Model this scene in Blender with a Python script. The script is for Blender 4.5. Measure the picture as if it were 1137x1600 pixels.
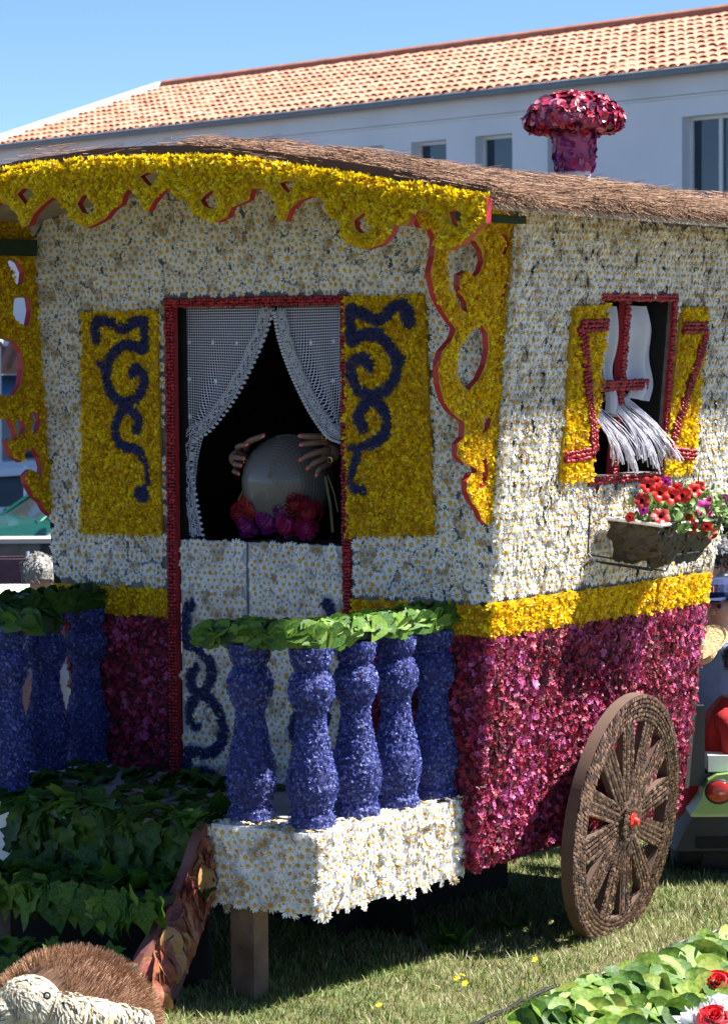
import bpy, math, random
import numpy as np
from mathutils import Vector, Matrix
for o in list(bpy.data.objects): bpy.data.objects.remove(o)
scn = bpy.context.scene
COL = scn.collection
# ------------------------------------------------------------------ camera, sky, sun, exposure
FPX = 4500.0; CAMZ = 2.4; PITCH = math.atan(260/FPX); ROLL = 0.008
cp, sp = math.cos(PITCH), math.sin(PITCH)
cr, sr = math.cos(ROLL), math.sin(ROLL)
FW = np.array([0, cp, -sp]); U0 = np.array([0, sp, cp]); R0 = np.array([1.0, 0, 0])
RT = cr*R0 - sr*U0; UP = sr*R0 + cr*U0
CAM = np.array([0, 0, CAMZ])
cam_d = bpy.data.cameras.new('camera'); cam = bpy.data.objects.new('camera', cam_d); COL.objects.link(cam)
cam_d.sensor_fit = 'HORIZONTAL'; cam_d.sensor_width = 36; cam_d.lens = FPX/1137*36
cam_d.clip_start = 0.5; cam_d.clip_end = 3000
cam.matrix_world = Matrix(((RT[0], UP[0], -FW[0], 0), (RT[1], UP[1], -FW[1], 0), (RT[2], UP[2], -FW[2], CAMZ), (0, 0, 0, 1)))
cam_d.dof.use_dof = True; cam_d.dof.focus_distance = 11.0; cam_d.dof.aperture_fstop = 13
scn.camera = cam
SUN_EL = math.radians(54); SUN_AZ = math.radians(85)      # azimuth from +Y towards +X
SD = np.array([math.sin(SUN_AZ)*math.cos(SUN_EL), math.cos(SUN_AZ)*math.cos(SUN_EL), math.sin(SUN_EL)])
w = bpy.data.worlds.new('World'); scn.world = w; w.use_nodes = True
nt = w.node_tree; nt.nodes.clear()
sky = nt.nodes.new('ShaderNodeTexSky'); sky.sky_type = 'NISHITA'; sky.sun_disc = False
sky.sun_elevation = SUN_EL; sky.sun_rotation = SUN_AZ; sky.air_density = 0.8; sky.dust_density = 0.0; sky.ozone_density = 6.0; sky.altitude = 2500
bg = nt.nodes.new('ShaderNodeBackground'); bg.inputs[1].default_value = 0.053
wo = nt.nodes.new('ShaderNodeOutputWorld')
nt.links.new(sky.outputs[0], bg.inputs[0]); nt.links.new(bg.outputs[0], wo.inputs[0])
sun_d = bpy.data.lights.new('sun', 'SUN'); sun_d.energy = 5.0; sun_d.angle = math.radians(0.5); sun_d.color = (1, .955, .88)
sun = bpy.data.objects.new('sun', sun_d); COL.objects.link(sun)
sun.rotation_euler = Vector(SD).to_track_quat('Z', 'Y').to_euler()
sun.location = (6, -2, 12)
scn.view_settings.view_transform = 'Standard'; scn.view_settings.look = 'None'
scn.view_settings.exposure = 1.85; scn.view_settings.gamma = 1
scn.view_settings.use_curve_mapping = False
scn.render.resolution_x = 727; scn.render.resolution_y = 1024

# ------------------------------------------------------------------ helpers
rng = np.random.default_rng(7); random.seed(7)
WL = {}
def arr(*a): return np.array(a, dtype=float)
def unit(v): v = np.asarray(v, float); return v/np.linalg.norm(v)
def ray(px, py): return FW*FPX + RT*(px-568.5) + UP*(800-py)
def tag(o, label=None, cat=None, group=None, kind=None):
    if label: o['label'] = label
    if cat: o['category'] = cat
    if group: o['group'] = group
    if kind: o['kind'] = kind
    return o
def thing(name, loc, label, cat, group=None):
    o = bpy.data.objects.new(name, None); COL.objects.link(o); o.empty_display_size = .1
    o.location = loc; WL[o.name] = np.array(loc, float)
    return tag(o, label, cat, group)
def link(o, parent, base):
    COL.objects.link(o)
    if parent is not None:
        o.parent = parent; o.location = base - WL[parent.name]
    else: o.location = base
    WL[o.name] = np.array(base, float)
def tri_mesh(name, V, T, mats, mi=None, rnd=None, smooth=False):
    V = np.ascontiguousarray(V, dtype=np.float32); T = np.ascontiguousarray(T, dtype=np.int32)
    me = bpy.data.meshes.new(name)
    me.vertices.add(len(V)); me.vertices.foreach_set('co', V.ravel())
    me.loops.add(T.size); me.loops.foreach_set('vertex_index', T.ravel())
    me.polygons.add(len(T)); me.polygons.foreach_set('loop_start', np.arange(0, T.size, 3, dtype=np.int32))
    for m in mats: me.materials.append(m)
    if mi is not None: me.polygons.foreach_set('material_index', np.ascontiguousarray(mi, dtype=np.int32))
    if smooth: me.polygons.foreach_set('use_smooth', np.ones(len(T), dtype=bool))
    if rnd is not None:
        a = me.attributes.new('rnd', 'FLOAT', 'POINT'); a.data.foreach_set('value', np.ascontiguousarray(rnd, dtype=np.float32))
    me.update(); return me
def put(name, V, T, mats, parent=None, mi=None, rnd=None, smooth=False, kind=None):
    V = np.asarray(V, float)
    base = (V.min(0)+V.max(0))/2; base[2] = V[:, 2].min()
    if not isinstance(mats, (list, tuple)): mats = [mats]
    me = tri_mesh(name, V-base, T, mats, mi, rnd, smooth)
    o = bpy.data.objects.new(name, me); link(o, parent, base)
    if kind: o['kind'] = kind
    return o
def smooth_ngon(name, V, F, mats, parent=None, mi=None, smooth=False, kind=None, uv=None):
    V = np.asarray(V, float); base = (V.min(0)+V.max(0))/2; base[2] = V[:, 2].min()
    if not isinstance(mats, (list, tuple)): mats = [mats]
    me = bpy.data.meshes.new(name); me.from_pydata((V-base).tolist(), [], [list(map(int, f)) for f in F])
    for m in mats: me.materials.append(m)
    if mi is not None: me.polygons.foreach_set('material_index', list(map(int, mi)))
    if smooth: me.polygons.foreach_set('use_smooth', [True]*len(me.polygons))
    if uv is not None:
        l = me.uv_layers.new(name='UVMap')
        vi = np.zeros(len(me.loops), dtype=np.int32); me.loops.foreach_get('vertex_index', vi)
        l.data.foreach_set('uv', np.asarray(uv, dtype=np.float32)[vi].ravel())
    me.update(); o = bpy.data.objects.new(name, me); link(o, parent, base)
    if kind: o['kind'] = kind
    return o
class MB:
    """collects primitives into one mesh"""
    def __init__(s): s.V = []; s.F = []; s.M = []
    def add(s, V, F, m=0):
        n = len(s.V); s.V += [tuple(map(float, v)) for v in V]; s.F += [tuple(i+n for i in f) for f in F]; s.M += [m]*len(F)
    def box(s, o, a, b, c, m=0):
        o, a, b, c = [np.asarray(q, float) for q in (o, a, b, c)]
        P = [o, o+a, o+a+b, o+b, o+c, o+a+c, o+a+b+c, o+b+c]
        F = [(0, 3, 2, 1), (4, 5, 6, 7), (0, 1, 5, 4), (1, 2, 6, 5), (2, 3, 7, 6), (3, 0, 4, 7)]
        if np.dot(np.cross(a, b), c) < 0: F = [f[::-1] for f in F]
        s.add(P, F, m)
    def cbox(s, c, sx, sy, sz, m=0, e=None):
        e = np.eye(3) if e is None else e
        s.box(np.asarray(c, float)-e[0]*sx/2-e[1]*sy/2-e[2]*sz/2, e[0]*sx, e[1]*sy, e[2]*sz, m)
    def tube(s, P, r, n=8, m=0, cap=True):
        P = [np.asarray(p, float) for p in P]; k = len(P)
        r = [r]*k if np.isscalar(r) else r
        rings = []; ref = None
        for i in range(k):
            t = unit(P[min(i+1, k-1)]-P[max(i-1, 0)])
            if ref is None: ref = arr(0, 0, 1) if abs(t[2]) < .9 else arr(1, 0, 0)
            x = unit(np.cross(ref, t)); y = np.cross(t, x); ref = y
            rings.append([P[i]+r[i]*(math.cos(2*math.pi*j/n)*x+math.sin(2*math.pi*j/n)*y) for j in range(n)])
        V = [p for q in rings for p in q]; F = []
        for i in range(k-1):
            for j in range(n):
                a = i*n+j; b = i*n+(j+1) % n; F.append((a, b, b+n, a+n))
        if cap: F.append(tuple(range(n))[::-1]); F.append(tuple(range((k-1)*n, k*n)))
        s.add(V, F, m)
    def lathe(s, o, ax, prof, n=20, m=0):
        ax = unit(ax); x = unit(np.cross(ax, arr(0, 0, 1) if abs(ax[2]) < .9 else arr(1, 0, 0))); y = np.cross(ax, x)
        V = []; F = []; o = np.asarray(o, float)
        for (r, h) in prof:
            for j in range(n): V.append(o+ax*h+r*(math.cos(2*math.pi*j/n)*x+math.sin(2*math.pi*j/n)*y))
        for i in range(len(prof)-1):
            for j in range(n):
                a = i*n+j; b = i*n+(j+1) % n; F.append((a, b, b+n, a+n))
        F.append(tuple(range(n))[::-1]); F.append(tuple(range((len(prof)-1)*n, len(prof)*n)))
        s.add(V, F, m)
    def ball(s, c, r, m=0, nu=12, nv=8):
        r = arr(r, r, r) if np.isscalar(r) else np.asarray(r, float)
        V = []; F = []; c = np.asarray(c, float)
        for i in range(nv+1):
            th = math.pi*i/nv
            for j in range(nu):
                ph = 2*math.pi*j/nu; V.append(c+r*arr(math.sin(th)*math.cos(ph), math.sin(th)*math.sin(ph), math.cos(th)))
        for i in range(nv):
            for j in range(nu):
                a = i*nu+j; b = i*nu+(j+1) % nu; F.append((a, a+nu, b+nu, b))
        s.add(V, F, m)
    def build(s, name, mats, parent=None, smooth=False, kind=None):
        return smooth_ngon(name, s.V, s.F, mats, parent, s.M, smooth, kind)

# ------------------------------------------------------------------ materials
def srgb(r, g, b):
    f = lambda c: (c/255/12.92) if c/255 <= .04045 else ((c/255+.055)/1.055)**2.4
    return (f(r), f(g), f(b))
def mat(name, cols, rough=.6, attr=None, noise=None, bump=0, bscale=40, transl=0, spec=.5, metal=0, coat=0, coords='Object', detail=4, sheen=0):
    """cols: list of colours; spread over attribute 'rnd' (attr=True) or a noise"""
    m = bpy.data.materials.new(name); m.use_nodes = True; t = m.node_tree; n = t.nodes; L = t.links
    b = n['Principled BSDF']; out = n['Material Output']
    b.inputs['Roughness'].default_value = rough; b.inputs['Specular IOR Level'].default_value = spec
    b.inputs['Metallic'].default_value = metal; b.inputs['Coat Weight'].default_value = coat
    b.inputs['Sheen Weight'].default_value = sheen
    tc = n.new('ShaderNodeTexCoord')
    if isinstance(cols[0], (int, float)): cols = [cols]
    col = None
    if len(cols) > 1 or noise:
        r = n.new('ShaderNodeValToRGB'); e = r.color_ramp.elements
        while len(e) < max(2, len(cols)): e.new(.5)
        for i, c in enumerate(cols): e[i].position = i/(len(cols)-1) if len(cols) > 1 else 0; e[i].color = (*c, 1)
        if attr:
            a = n.new('ShaderNodeAttribute'); a.attribute_name = 'rnd'; fac = a.outputs['Fac']
            if noise:
                nz = n.new('ShaderNodeTexNoise'); nz.inputs['Scale'].default_value = noise; nz.inputs['Detail'].default_value = detail
                L.new(tc.outputs[coords], nz.inputs['Vector'])
                mm = n.new('ShaderNodeMath'); mm.operation = 'MULTIPLY_ADD'; mm.inputs[1].default_value = 1.6; mm.inputs[2].default_value = -.8
                L.new(nz.outputs['Fac'], mm.inputs[0])
                ad = n.new('ShaderNodeMath'); ad.operation = 'ADD'; ad.use_clamp = True; L.new(fac, ad.inputs[0]); L.new(mm.outputs[0], ad.inputs[1]); fac = ad.outputs[0]
        else:
            nz = n.new('ShaderNodeTexNoise'); nz.inputs['Scale'].default_value = noise or 8; nz.inputs['Detail'].default_value = detail
            L.new(tc.outputs[coords], nz.inputs['Vector'])
            mm = n.new('ShaderNodeMapRange'); mm.inputs[1].default_value = .3; mm.inputs[2].default_value = .7; L.new(nz.outputs['Fac'], mm.inputs[0]); fac = mm.outputs[0]
        L.new(fac, r.inputs[0]); col = r.outputs[0]; L.new(col, b.inputs['Base Color'])
    else: b.inputs['Base Color'].default_value = (*cols[0], 1)
    if bump:
        nb = n.new('ShaderNodeTexNoise'); nb.inputs['Scale'].default_value = bscale; nb.inputs['Detail'].default_value = 5
        L.new(tc.outputs[coords], nb.inputs['Vector']); bb = n.new('ShaderNodeBump'); bb.inputs['Strength'].default_value = bump; bb.inputs['Distance'].default_value = .02
        L.new(nb.outputs['Fac'], bb.inputs['Height']); L.new(bb.outputs[0], b.inputs['Normal'])
    if transl:
        tr = n.new('ShaderNodeBsdfTranslucent'); mx = n.new('ShaderNodeMixShader'); mx.inputs[0].default_value = transl
        if col is not None: L.new(col, tr.inputs[0])
        else: tr.inputs[0].default_value = (*cols[0], 1)
        L.new(b.outputs[0], mx.inputs[1]); L.new(tr.outputs[0], mx.inputs[2]); L.new(mx.outputs[0], out.inputs[0])
    return m
M = {}
M['petal'] = mat('daisy_petal', [(.42, .36, .26), (.74, .73, .69), (.80, .80, .79), (.84, .84, .84), (.86, .86, .86), (.86, .86, .86)], .5, attr=True, transl=.14)
M['disc'] = mat('daisy_disc', [(.42, .19, .015), (.62, .34, .015), (.70, .44, .03)], .8, attr=True)
M['yellow'] = mat('yellow_petal', [(.55, .29, .001), (.85, .55, .001), (.90, .68, .002), (.90, .76, .01)], .55, attr=True, transl=.25)
M['yback'] = mat('yellow_backing', [(.50, .28, .002), (.34, .22, .004)], .8, noise=30)
M['magenta'] = mat('magenta_floret', [(.08, .004, .016), (.25, .007, .028), (.36, .016, .065), (.48, .09, .28)], .55, attr=True, noise=4.0, transl=.15)
M['mback'] = mat('magenta_backing', [(.04, .008, .018), (.08, .012, .03)], .8, noise=30)
M['blue'] = mat('blue_floret', [(.014, .022, .13), (.038, .058, .29), (.08, .11, .44), (.22, .27, .58)], .55, attr=True, transl=.15)
M['navy'] = mat('navy_felt', [(.012, .017, .09), (.025, .033, .15)], .8, attr=True)
M['bback'] = mat('blue_backing', [(.02, .025, .10), (.035, .04, .16)], .85, noise=30)
M['red'] = mat('red_bud', [(.14, .004, .010), (.28, .008, .016), (.38, .02, .028)], .35, attr=True)
M['redpaint'] = mat('red_paint', [(.32, .014, .022), (.40, .024, .032)], .45, noise=6)
M['doorback'] = mat('white_pad', [(.38, .38, .37), (.52, .52, .52)], .9, noise=20)
M['wallback'] = mat('wall_backing', [(.07, .07, .065), (.20, .20, .18)], .9, noise=20)
M['twig'] = mat('heather_twig', [(.07, .033, .02), (.17, .085, .05), (.27, .15, .09), (.36, .23, .15)], .7, attr=True)
M['underwood'] = mat('pale_board', [(.30, .24, .19), (.42, .35, .29)], .8, noise=12)
M['darkgreen'] = mat('dark_green_cloth', [(.012, .03, .012), (.02, .045, .02)], .85, noise=12)
M['wood'] = mat('weathered_wood', [(.09, .055, .035), (.16, .10, .065), (.22, .15, .10)], .8, noise=7, bump=.4, bscale=25)
M['darkin'] = mat('painted_dark', [(.006, .005, .005)], .95)  # near-black colour standing in for shade in rooms, gaps and recesses
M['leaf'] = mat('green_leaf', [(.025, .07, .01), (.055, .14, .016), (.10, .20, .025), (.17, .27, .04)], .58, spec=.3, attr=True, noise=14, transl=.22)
M['leafshade'] = mat('shaded_leaf', [(.012, .04, .006), (.028, .085, .01), (.055, .13, .014)], .42, spec=.3, attr=True, noise=14, transl=.2)  # darker copy of green_leaf; paints shade on left rail and inner steps
M['leafyl'] = mat('yellow_green_leaf', [(.02, .065, .008), (.06, .14, .014), (.13, .22, .022), (.28, .32, .06)], .55, spec=.3, attr=True, noise=9, transl=.25)
M['dryleaf'] = mat('dry_leaf', [(.10, .025, .02), (.22, .05, .035), (.30, .10, .06), (.34, .20, .07)], .45, attr=True, noise=10, transl=.12)
M['scale'] = mat('cone_scale', [(.022, .013, .010), (.055, .030, .020), (.10, .052, .031), (.17, .105, .07)], .28, attr=True)
M['brownfoam'] = mat('brown_painted_rim', [(.075, .04, .028), (.10, .055, .038)], .75, noise=8)
M['white'] = mat('white_paint', [(.72, .72, .70), (.78, .78, .77)], .5, noise=4)
M['black'] = mat('black_plastic', [(.007, .007, .008), (.014, .014, .016)], .6, noise=10)
M['blackwire'] = mat('black_wire', [(.012, .012, .012)], .5)
M['steel'] = mat('galvanised_wire', [(.6, .6, .6)], .3, metal=1)

# ------------------------------------------------------------------ planes of the caravan
UD = unit(arr(-.817, .577, 0)); VD = unit(arr(.577, .817, 0)); ZD = arr(0, 0, 1)
C0 = arr(.5, 11.25, 0)
def W(u, v, z): return C0 + UD*u + VD*v + ZD*z
class Plane:
    def __init__(s, o, e1, e2):
        s.o = np.asarray(o, float); s.e1 = unit(e1); s.e2 = unit(e2); s.n = unit(np.cross(s.e1, s.e2))
    def hit(s, px, py):
        d = ray(px, py); t = np.dot(s.o-CAM, s.n)/np.dot(d, s.n); p = CAM+d*t-s.o
        return (np.dot(p, s.e1), np.dot(p, s.e2))
    def hits(s, P): return np.array([s.hit(*p) for p in P])
    def pt(s, a, b, h=0): return s.o+s.e1*a+s.e2*b+s.n*h
    def pts(s, ab, h=0):
        ab = np.asarray(ab, float); h = np.broadcast_to(h, len(ab))
        return s.o+ab[:, :1]*s.e1+ab[:, 1:2]*s.e2+h[:, None]*s.n
FP = Plane(C0, -UD, ZD)                                     # front wall, v = 0
def proj(P):
    d = np.asarray(P, float)-CAM; k = d@FW
    return (568.5+FPX*(d@RT)/k, 800-FPX*(d@UP)/k, k)
cA = FP.pt(*FP.hit(812, 350)); cB = FP.pt(*FP.hit(768, 950))
lA = FP.pt(*FP.hit(48, 380)); lB = FP.pt(*FP.hit(86, 930))
SP = Plane(cB, VD, cA-cB)                                   # right side wall, leaning outwards
LP = Plane(lB, VD, lA-lB)                                   # left side wall
def poly_in(P, poly):
    P = np.asarray(P); x, y = P[:, 0], P[:, 1]; c = np.zeros(len(P), bool); poly = np.asarray(poly)
    j = len(poly)-1
    for i in range(len(poly)):
        xi, yi = poly[i]; xj, yj = poly[j]
        if yi != yj:
            c ^= ((yi > y) != (yj > y)) & (x < (xj-xi)*(y-yi)/(yj-yi)+xi)
        j = i
    return c
def near_path(P, path, w):
    """mask of points within half-width w of a polyline (w scalar or per vertex)"""
    P = np.asarray(P); path = np.asarray(path); w = np.broadcast_to(w, len(path)); m = np.zeros(len(P), bool)
    for i in range(len(path)-1):
        a, b = path[i], path[i+1]; d = b-a; t = np.clip(((P-a)@d)/max(1e-12, d@d), 0, 1)
        dist = np.linalg.norm(P-(a+t[:, None]*d), axis=1); m |= dist < w[i]+(w[i+1]-w[i])*t
    return m
def smooth_path(P, k=6):
    P = np.asarray(P, float); n = len(P); Q = [2*P[0]-P[1]]+list(P)+[2*P[-1]-P[-2]]; out = []
    for i in range(1, n):
        a, b, c, d = Q[i-1], Q[i], Q[i+1], Q[i+2]
        for t in np.linspace(0, 1, k, endpoint=False):
            out.append(.5*((2*b)+(-a+c)*t+(2*a-5*b+4*c-d)*t*t+(-a+3*b-3*c+d)*t**3))
    out.append(P[-1]); return np.array(out)
def grid_in(poly, s, jit=.25, excl=(), rows=False):
    poly = np.asarray(poly); lo = poly.min(0)-s; hi = poly.max(0)+s
    ny = int((hi[1]-lo[1])/(s*.87))+2; nx = int((hi[0]-lo[0])/s)+2
    yy, xx = np.meshgrid(np.arange(ny), np.arange(nx), indexing='ij')
    P = np.stack([lo[0]+(xx+.5*(yy % 2))*s, lo[1]+yy*s*.87], -1).reshape(-1, 2)
    P = P+rng.normal(0, jit*s, P.shape)*(arr(1, .5) if rows else 1)
    k = poly_in(P, poly)
    for e in excl: k &= ~poly_in(P, e)
    return P[k]
# ------------------------------------------------------------------ flower prototypes (unit size, facing +Z)
def fan(V, T, Mi, pts, m):
    n = len(V); V += pts
    for i in range(1, len(pts)-1): T.append((n, n+i, n+i+1)); Mi.append(m)
def proto_daisy(seed, np_=15):
    r = random.Random(seed); V = []; T = []; Mi = []
    k = r.randint(np_-2, np_+2)
    for i in range(k):
        a = 2*math.pi*(i+r.uniform(-.25, .25))/k; L = r.uniform(.82, 1.05); w = r.uniform(.11, .15); z1 = r.uniform(.0, .12); z2 = r.uniform(-.14, .12)
        c, s = math.cos(a), math.sin(a)
        q = lambda x, y, z: (x*c-y*s, x*s+y*c, z)
        V0 = [q(.15, 0, 0), q(.62, -w, z1), q(L, -w*.35, z2), q(L, w*.35, z2), q(.62, w, z1)]
        fan(V, T, Mi, V0, 0)
    R = r.uniform(.25, .32); n = len(V); K = 8
    V += [(R*math.cos(2*math.pi*j/K), R*math.sin(2*math.pi*j/K), .07) for j in range(K)]
    V += [(R*.62*math.cos(2*math.pi*j/K), R*.62*math.sin(2*math.pi*j/K), .16) for j in range(K)]+[(0, 0, .19)]
    for j in range(K):
        b = (j+1) % K
        T += [(n+j, n+b, n+K+b), (n+j, n+K+b, n+K+j), (n+K+j, n+K+b, n+2*K)]; Mi += [1]*3
    return np.array(V), np.array(T), np.array(Mi)
def proto_tuft(seed, k=8, spread=1.1, L=1, wd=.28, flat=.25):
    r = random.Random(seed); V = []; T = []; Mi = []
    for i in range(k):
        a = r.uniform(0, 2*math.pi); e = r.uniform(0, spread); l = L*r.uniform(.65, 1.1); w = wd*r.uniform(.7, 1.3)
        d = arr(math.cos(a)*math.sin(e+.35), math.sin(a)*math.sin(e+.35), math.cos(e+.35)); s = unit(np.cross(d, arr(r.uniform(-1, 1), r.uniform(-1, 1), .3)))
        nrm = np.cross(d, s); o = arr(r.uniform(-flat, flat), r.uniform(-flat, flat), -.15)
        fan(V, T, Mi, [tuple(o), tuple(o+d*l*.55-s*w+nrm*.1), tuple(o+d*l+nrm*r.uniform(-.2, .1)), tuple(o+d*l*.55+s*w+nrm*.1)], 0)
    return np.array(V), np.array(T), np.array(Mi)
def proto_floret(seed, k=5, n=3):
    """a clump of n small open florets"""
    r = random.Random(seed); V = []; T = []; Mi = []
    for f in range(n):
        o = arr(r.uniform(-.5, .5), r.uniform(-.5, .5), r.uniform(0, .45)) if n > 1 else arr(0, 0, 0)
        nn = unit(arr(r.uniform(-.7, .7), r.uniform(-.7, .7), 1)); x = unit(np.cross(nn, arr(0, 1, .1))); y = np.cross(nn, x); R = r.uniform(.38, .6) if n > 1 else 1; a0 = r.uniform(0, 6)
        for i in range(k):
            a = a0+2*math.pi*i/k; d = math.cos(a)*x+math.sin(a)*y; s = -math.sin(a)*x+math.cos(a)*y
            fan(V, T, Mi, [tuple(o), tuple(o+R*(d*.7-s*.38)+nn*.12), tuple(o+R*d*1.05+nn*r.uniform(-.1, .2)), tuple(o+R*(d*.7+s*.38)+nn*.12)], 0)
    return np.array(V), np.array(T), np.array(Mi)
def proto_ball(sq=1.0, nu=6, nv=3):
    V = [(0, 0, sq)]; T = []
    for i in range(1, nv):
        th = math.pi*i/nv
        for j in range(nu): V.append((math.sin(th)*math.cos(2*math.pi*j/nu), math.sin(th)*math.sin(2*math.pi*j/nu), sq*math.cos(th)))
    V.append((0, 0, -sq)); e = len(V)-1
    for j in range(nu):
        b = (j+1) % nu; T.append((0, 1+j, 1+b)); T.append((e, e-nu+b, e-nu+j))
        for i in range(nv-2): a = 1+i*nu; T += [(a+j, a+nu+j, a+nu+b), (a+j, a+nu+b, a+b)]
    return np.array(V, float), np.array(T), np.zeros(len(T), int)
def proto_scale():
    V = [(-.45, -.8, 0), (.45, -.8, 0), (.6, .1, .25), (.25, .85, .5), (-.25, .85, .5), (-.6, .1, .25), (0, -.1, .62)]
    T = [(6, i, (i+1) % 6) for i in range(6)]
    return np.array(V, float), np.array(T), np.zeros(6, int)
def proto_twig():
    V = [(-.5, 0, 0), (.5, 0, 0), (0, 0, .8), (-.2, 1, 0), (.2, 1, 0), (0, 1, .4)]
    T = [(0, 3, 5), (0, 5, 2), (1, 2, 5), (1, 5, 4), (0, 1, 4), (0, 4, 3)]
    return np.array(V, float), np.array(T), np.zeros(6, int)
def proto_leaf(kind='ivy', seed=0):
    """leaf lying in XY, base at origin, tip at +Y (length 1); folded along its midrib"""
    r = random.Random(seed)
    if kind == 'ivy': O = [(0, .02), (.20, -.10), (.42, .02), (.36, .22), (.52, .42), (.28, .55), (.16, .78), (0, 1.05)]
    elif kind == 'oval': O = [(0, 0), (.16, .08), (.30, .28), (.33, .5), (.25, .75), (.10, .93), (0, 1.03)]
    else: O = [(0, 0), (.07, .1), (.13, .35), (.13, .6), (.07, .85), (0, 1.03)]
    if kind == 'flat': O = [(0, 0), (.22, .04), (.38, .22), (.40, .42), (.27, .66), (.12, .88), (0, 1.03)]
    cv = r.uniform(.05, .35)*(.4 if kind == 'flat' else 1); fold = r.uniform(.15, .45)*(.35 if kind == 'flat' else 1)
    z = lambda x, y: abs(x)*fold-cv*y*y+.05*math.sin(7*x+5*y+seed)
    R = [(x, y, z(x, y)) for x, y in O]; Lf = [(-x, y*1.0, z(-x, y)) for x, y in O[1:-1]]
    mid = [(0, t, z(0, t)) for t in (.3, .62)]
    V = R+Lf+mid; n = len(O); m0 = len(R)+len(Lf); T = []
    def side(idx):
        chain = idx; h = len(chain)//2
        for i in range(len(chain)-1):
            c = m0 if i < h else m0+1
            T.append((c, chain[i], chain[i+1]))
        T.append((m0, chain[h], m0+1))
    side(list(range(n))); k = len(T); side([0]+[n+i for i in range(len(Lf))]+[n-1])
    T = T[:k]+[t[::-1] for t in T[k:]]
    return np.array(V, float), np.array(T), np.zeros(len(T), int)
def frames(N, n, e1=None, tilt=.25, spin=True, roll=0, size=1.0, sz=0):
    """N rotation*scale matrices whose columns are x,y,z axes, z near n"""
    n = np.broadcast_to(np.asarray(n, float), (N, 3))
    z = n+rng.normal(0, tilt, (N, 3)); z /= np.linalg.norm(z, axis=1)[:, None]
    ref = rng.normal(0, 1, (N, 3)) if spin else np.broadcast_to(np.asarray(e1, float), (N, 3))+rng.normal(0, roll, (N, 3))
    y = ref-(ref*z).sum(1)[:, None]*z; y /= np.linalg.norm(y, axis=1)[:, None]
    x = np.cross(y, z); s = size*(1+rng.normal(0, 1, N)*sz) if np.isscalar(size) else size
    s = np.clip(s, size*.5 if np.isscalar(size) else 0, None)
    return np.stack([x, y, z], -1)*np.broadcast_to(s, N)[:, None, None]
def scatter_arrays(protos, R, P, rnd=None):
    Vs = []; Ts = []; Ms = []; Rs = []; off = 0; N = len(P)
    rnd = rng.random(N) if rnd is None else rnd
    pick = rng.integers(0, len(protos), N)
    for k, (V, T, Mi) in enumerate(protos):
        I = np.where(pick == k)[0]
        if not len(I): continue
        X = np.einsum('nij,vj->nvi', R[I], V)+P[I][:, None, :]
        t = T[None]+(np.arange(len(I))*len(V))[:, None, None]+off
        Vs.append(X.reshape(-1, 3)); Ts.append(t.reshape(-1, 3)); Ms.append(np.tile(Mi, len(I))); Rs.append(np.repeat(rnd[I], len(V)))
        off += len(I)*len(V)
    return np.concatenate(Vs), np.concatenate(Ts), np.concatenate(Ms), np.concatenate(Rs)
def scatter(name, protos, R, P, mats, parent, kind='stuff', rnd=None):
    V, T, Mi, r = scatter_arrays(protos, R, P, rnd)
    return put(name, V, T, mats, parent, Mi, r, kind=kind)
def pieces(name, protos, R, P, mats, parent, label=None):
    """each piece its own object sharing a few meshes"""
    mes = []
    for k in range(len(protos)*3):
        V, T, Mi = protos[k % len(protos)]
        mes.append(tri_mesh(name, V, T, mats, Mi, np.full(len(V), (k+.5)/(len(protos)*3) if len(protos)*3 > 1 else .5)))
    pl = WL[parent.name]; out = []
    order = rng.permutation(len(mes))
    for i in range(len(P)):
        o = bpy.data.objects.new(name, mes[order[rng.integers(0, len(mes))]]); COL.objects.link(o); o.parent = parent
        m = Matrix(R[i].tolist()).to_4x4(); m.translation = Vector(P[i]-pl); o.matrix_local = m
        out.append(o)
    return out
DAISY = [proto_daisy(i) for i in range(8)]
TUFT = [proto_tuft(i) for i in range(6)]
MAG = [proto_floret(i, 5, 3) for i in range(6)]
BLU = [proto_floret(i+20, 4, 3) for i in range(6)]
BALL = [proto_ball()]
def yellow_cover(name, plane, poly, parent, h=.012, excl=(), s=.021, size=.019, paths=()):
    P = grid_in(poly, s, .3, excl)
    for pa, wd in paths: P = P[~near_path(P, pa, wd)]
    n = len(P); X = plane.pts(P, h+rng.uniform(-.004, .006, n))
    return scatter(name, TUFT, frames(n, plane.n, tilt=.35, size=size, sz=.2), X, [M['yellow']], parent)
def slab(name, plane, poly, h0, h1, mats, parent, holes=(), side_mat=None):
    """extruded polygon with holes on a plane, filled by a 2D curve"""
    cu = bpy.data.curves.new(name, 'CURVE'); cu.dimensions = '2D'; cu.fill_mode = 'BOTH'; cu.extrude = (h1-h0)/2
    for pl in [poly]+list(holes):
        s = cu.splines.new('POLY'); s.points.add(len(pl)-1)
        for i, p in enumerate(pl): s.points[i].co = (p[0], p[1], 0, 1)
        s.use_cyclic_u = True
    ob = bpy.data.objects.new('tmp', cu); COL.objects.link(ob)
    dg = bpy.context.evaluated_depsgraph_get(); me = bpy.data.meshes.new_from_object(ob.evaluated_get(dg))
    bpy.data.objects.remove(ob); bpy.data.curves.remove(cu)
    co = np.zeros(len(me.vertices)*3, np.float32); me.vertices.foreach_get('co', co); co = co.reshape(-1, 3)
    X = plane.o+co[:, :1]*plane.e1+co[:, 1:2]*plane.e2+(co[:, 2:3]+(h0+h1)/2)*plane.n
    F = [tuple(p.vertices) for p in me.polygons]; mi = [0 if abs(p.normal.z) > .5 or side_mat is None else 1 for p in me.polygons]
    bpy.data.meshes.remove(me)
    return smooth_ngon(name, X, F, [mats]+([side_mat] if side_mat else []), parent, mi)
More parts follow.
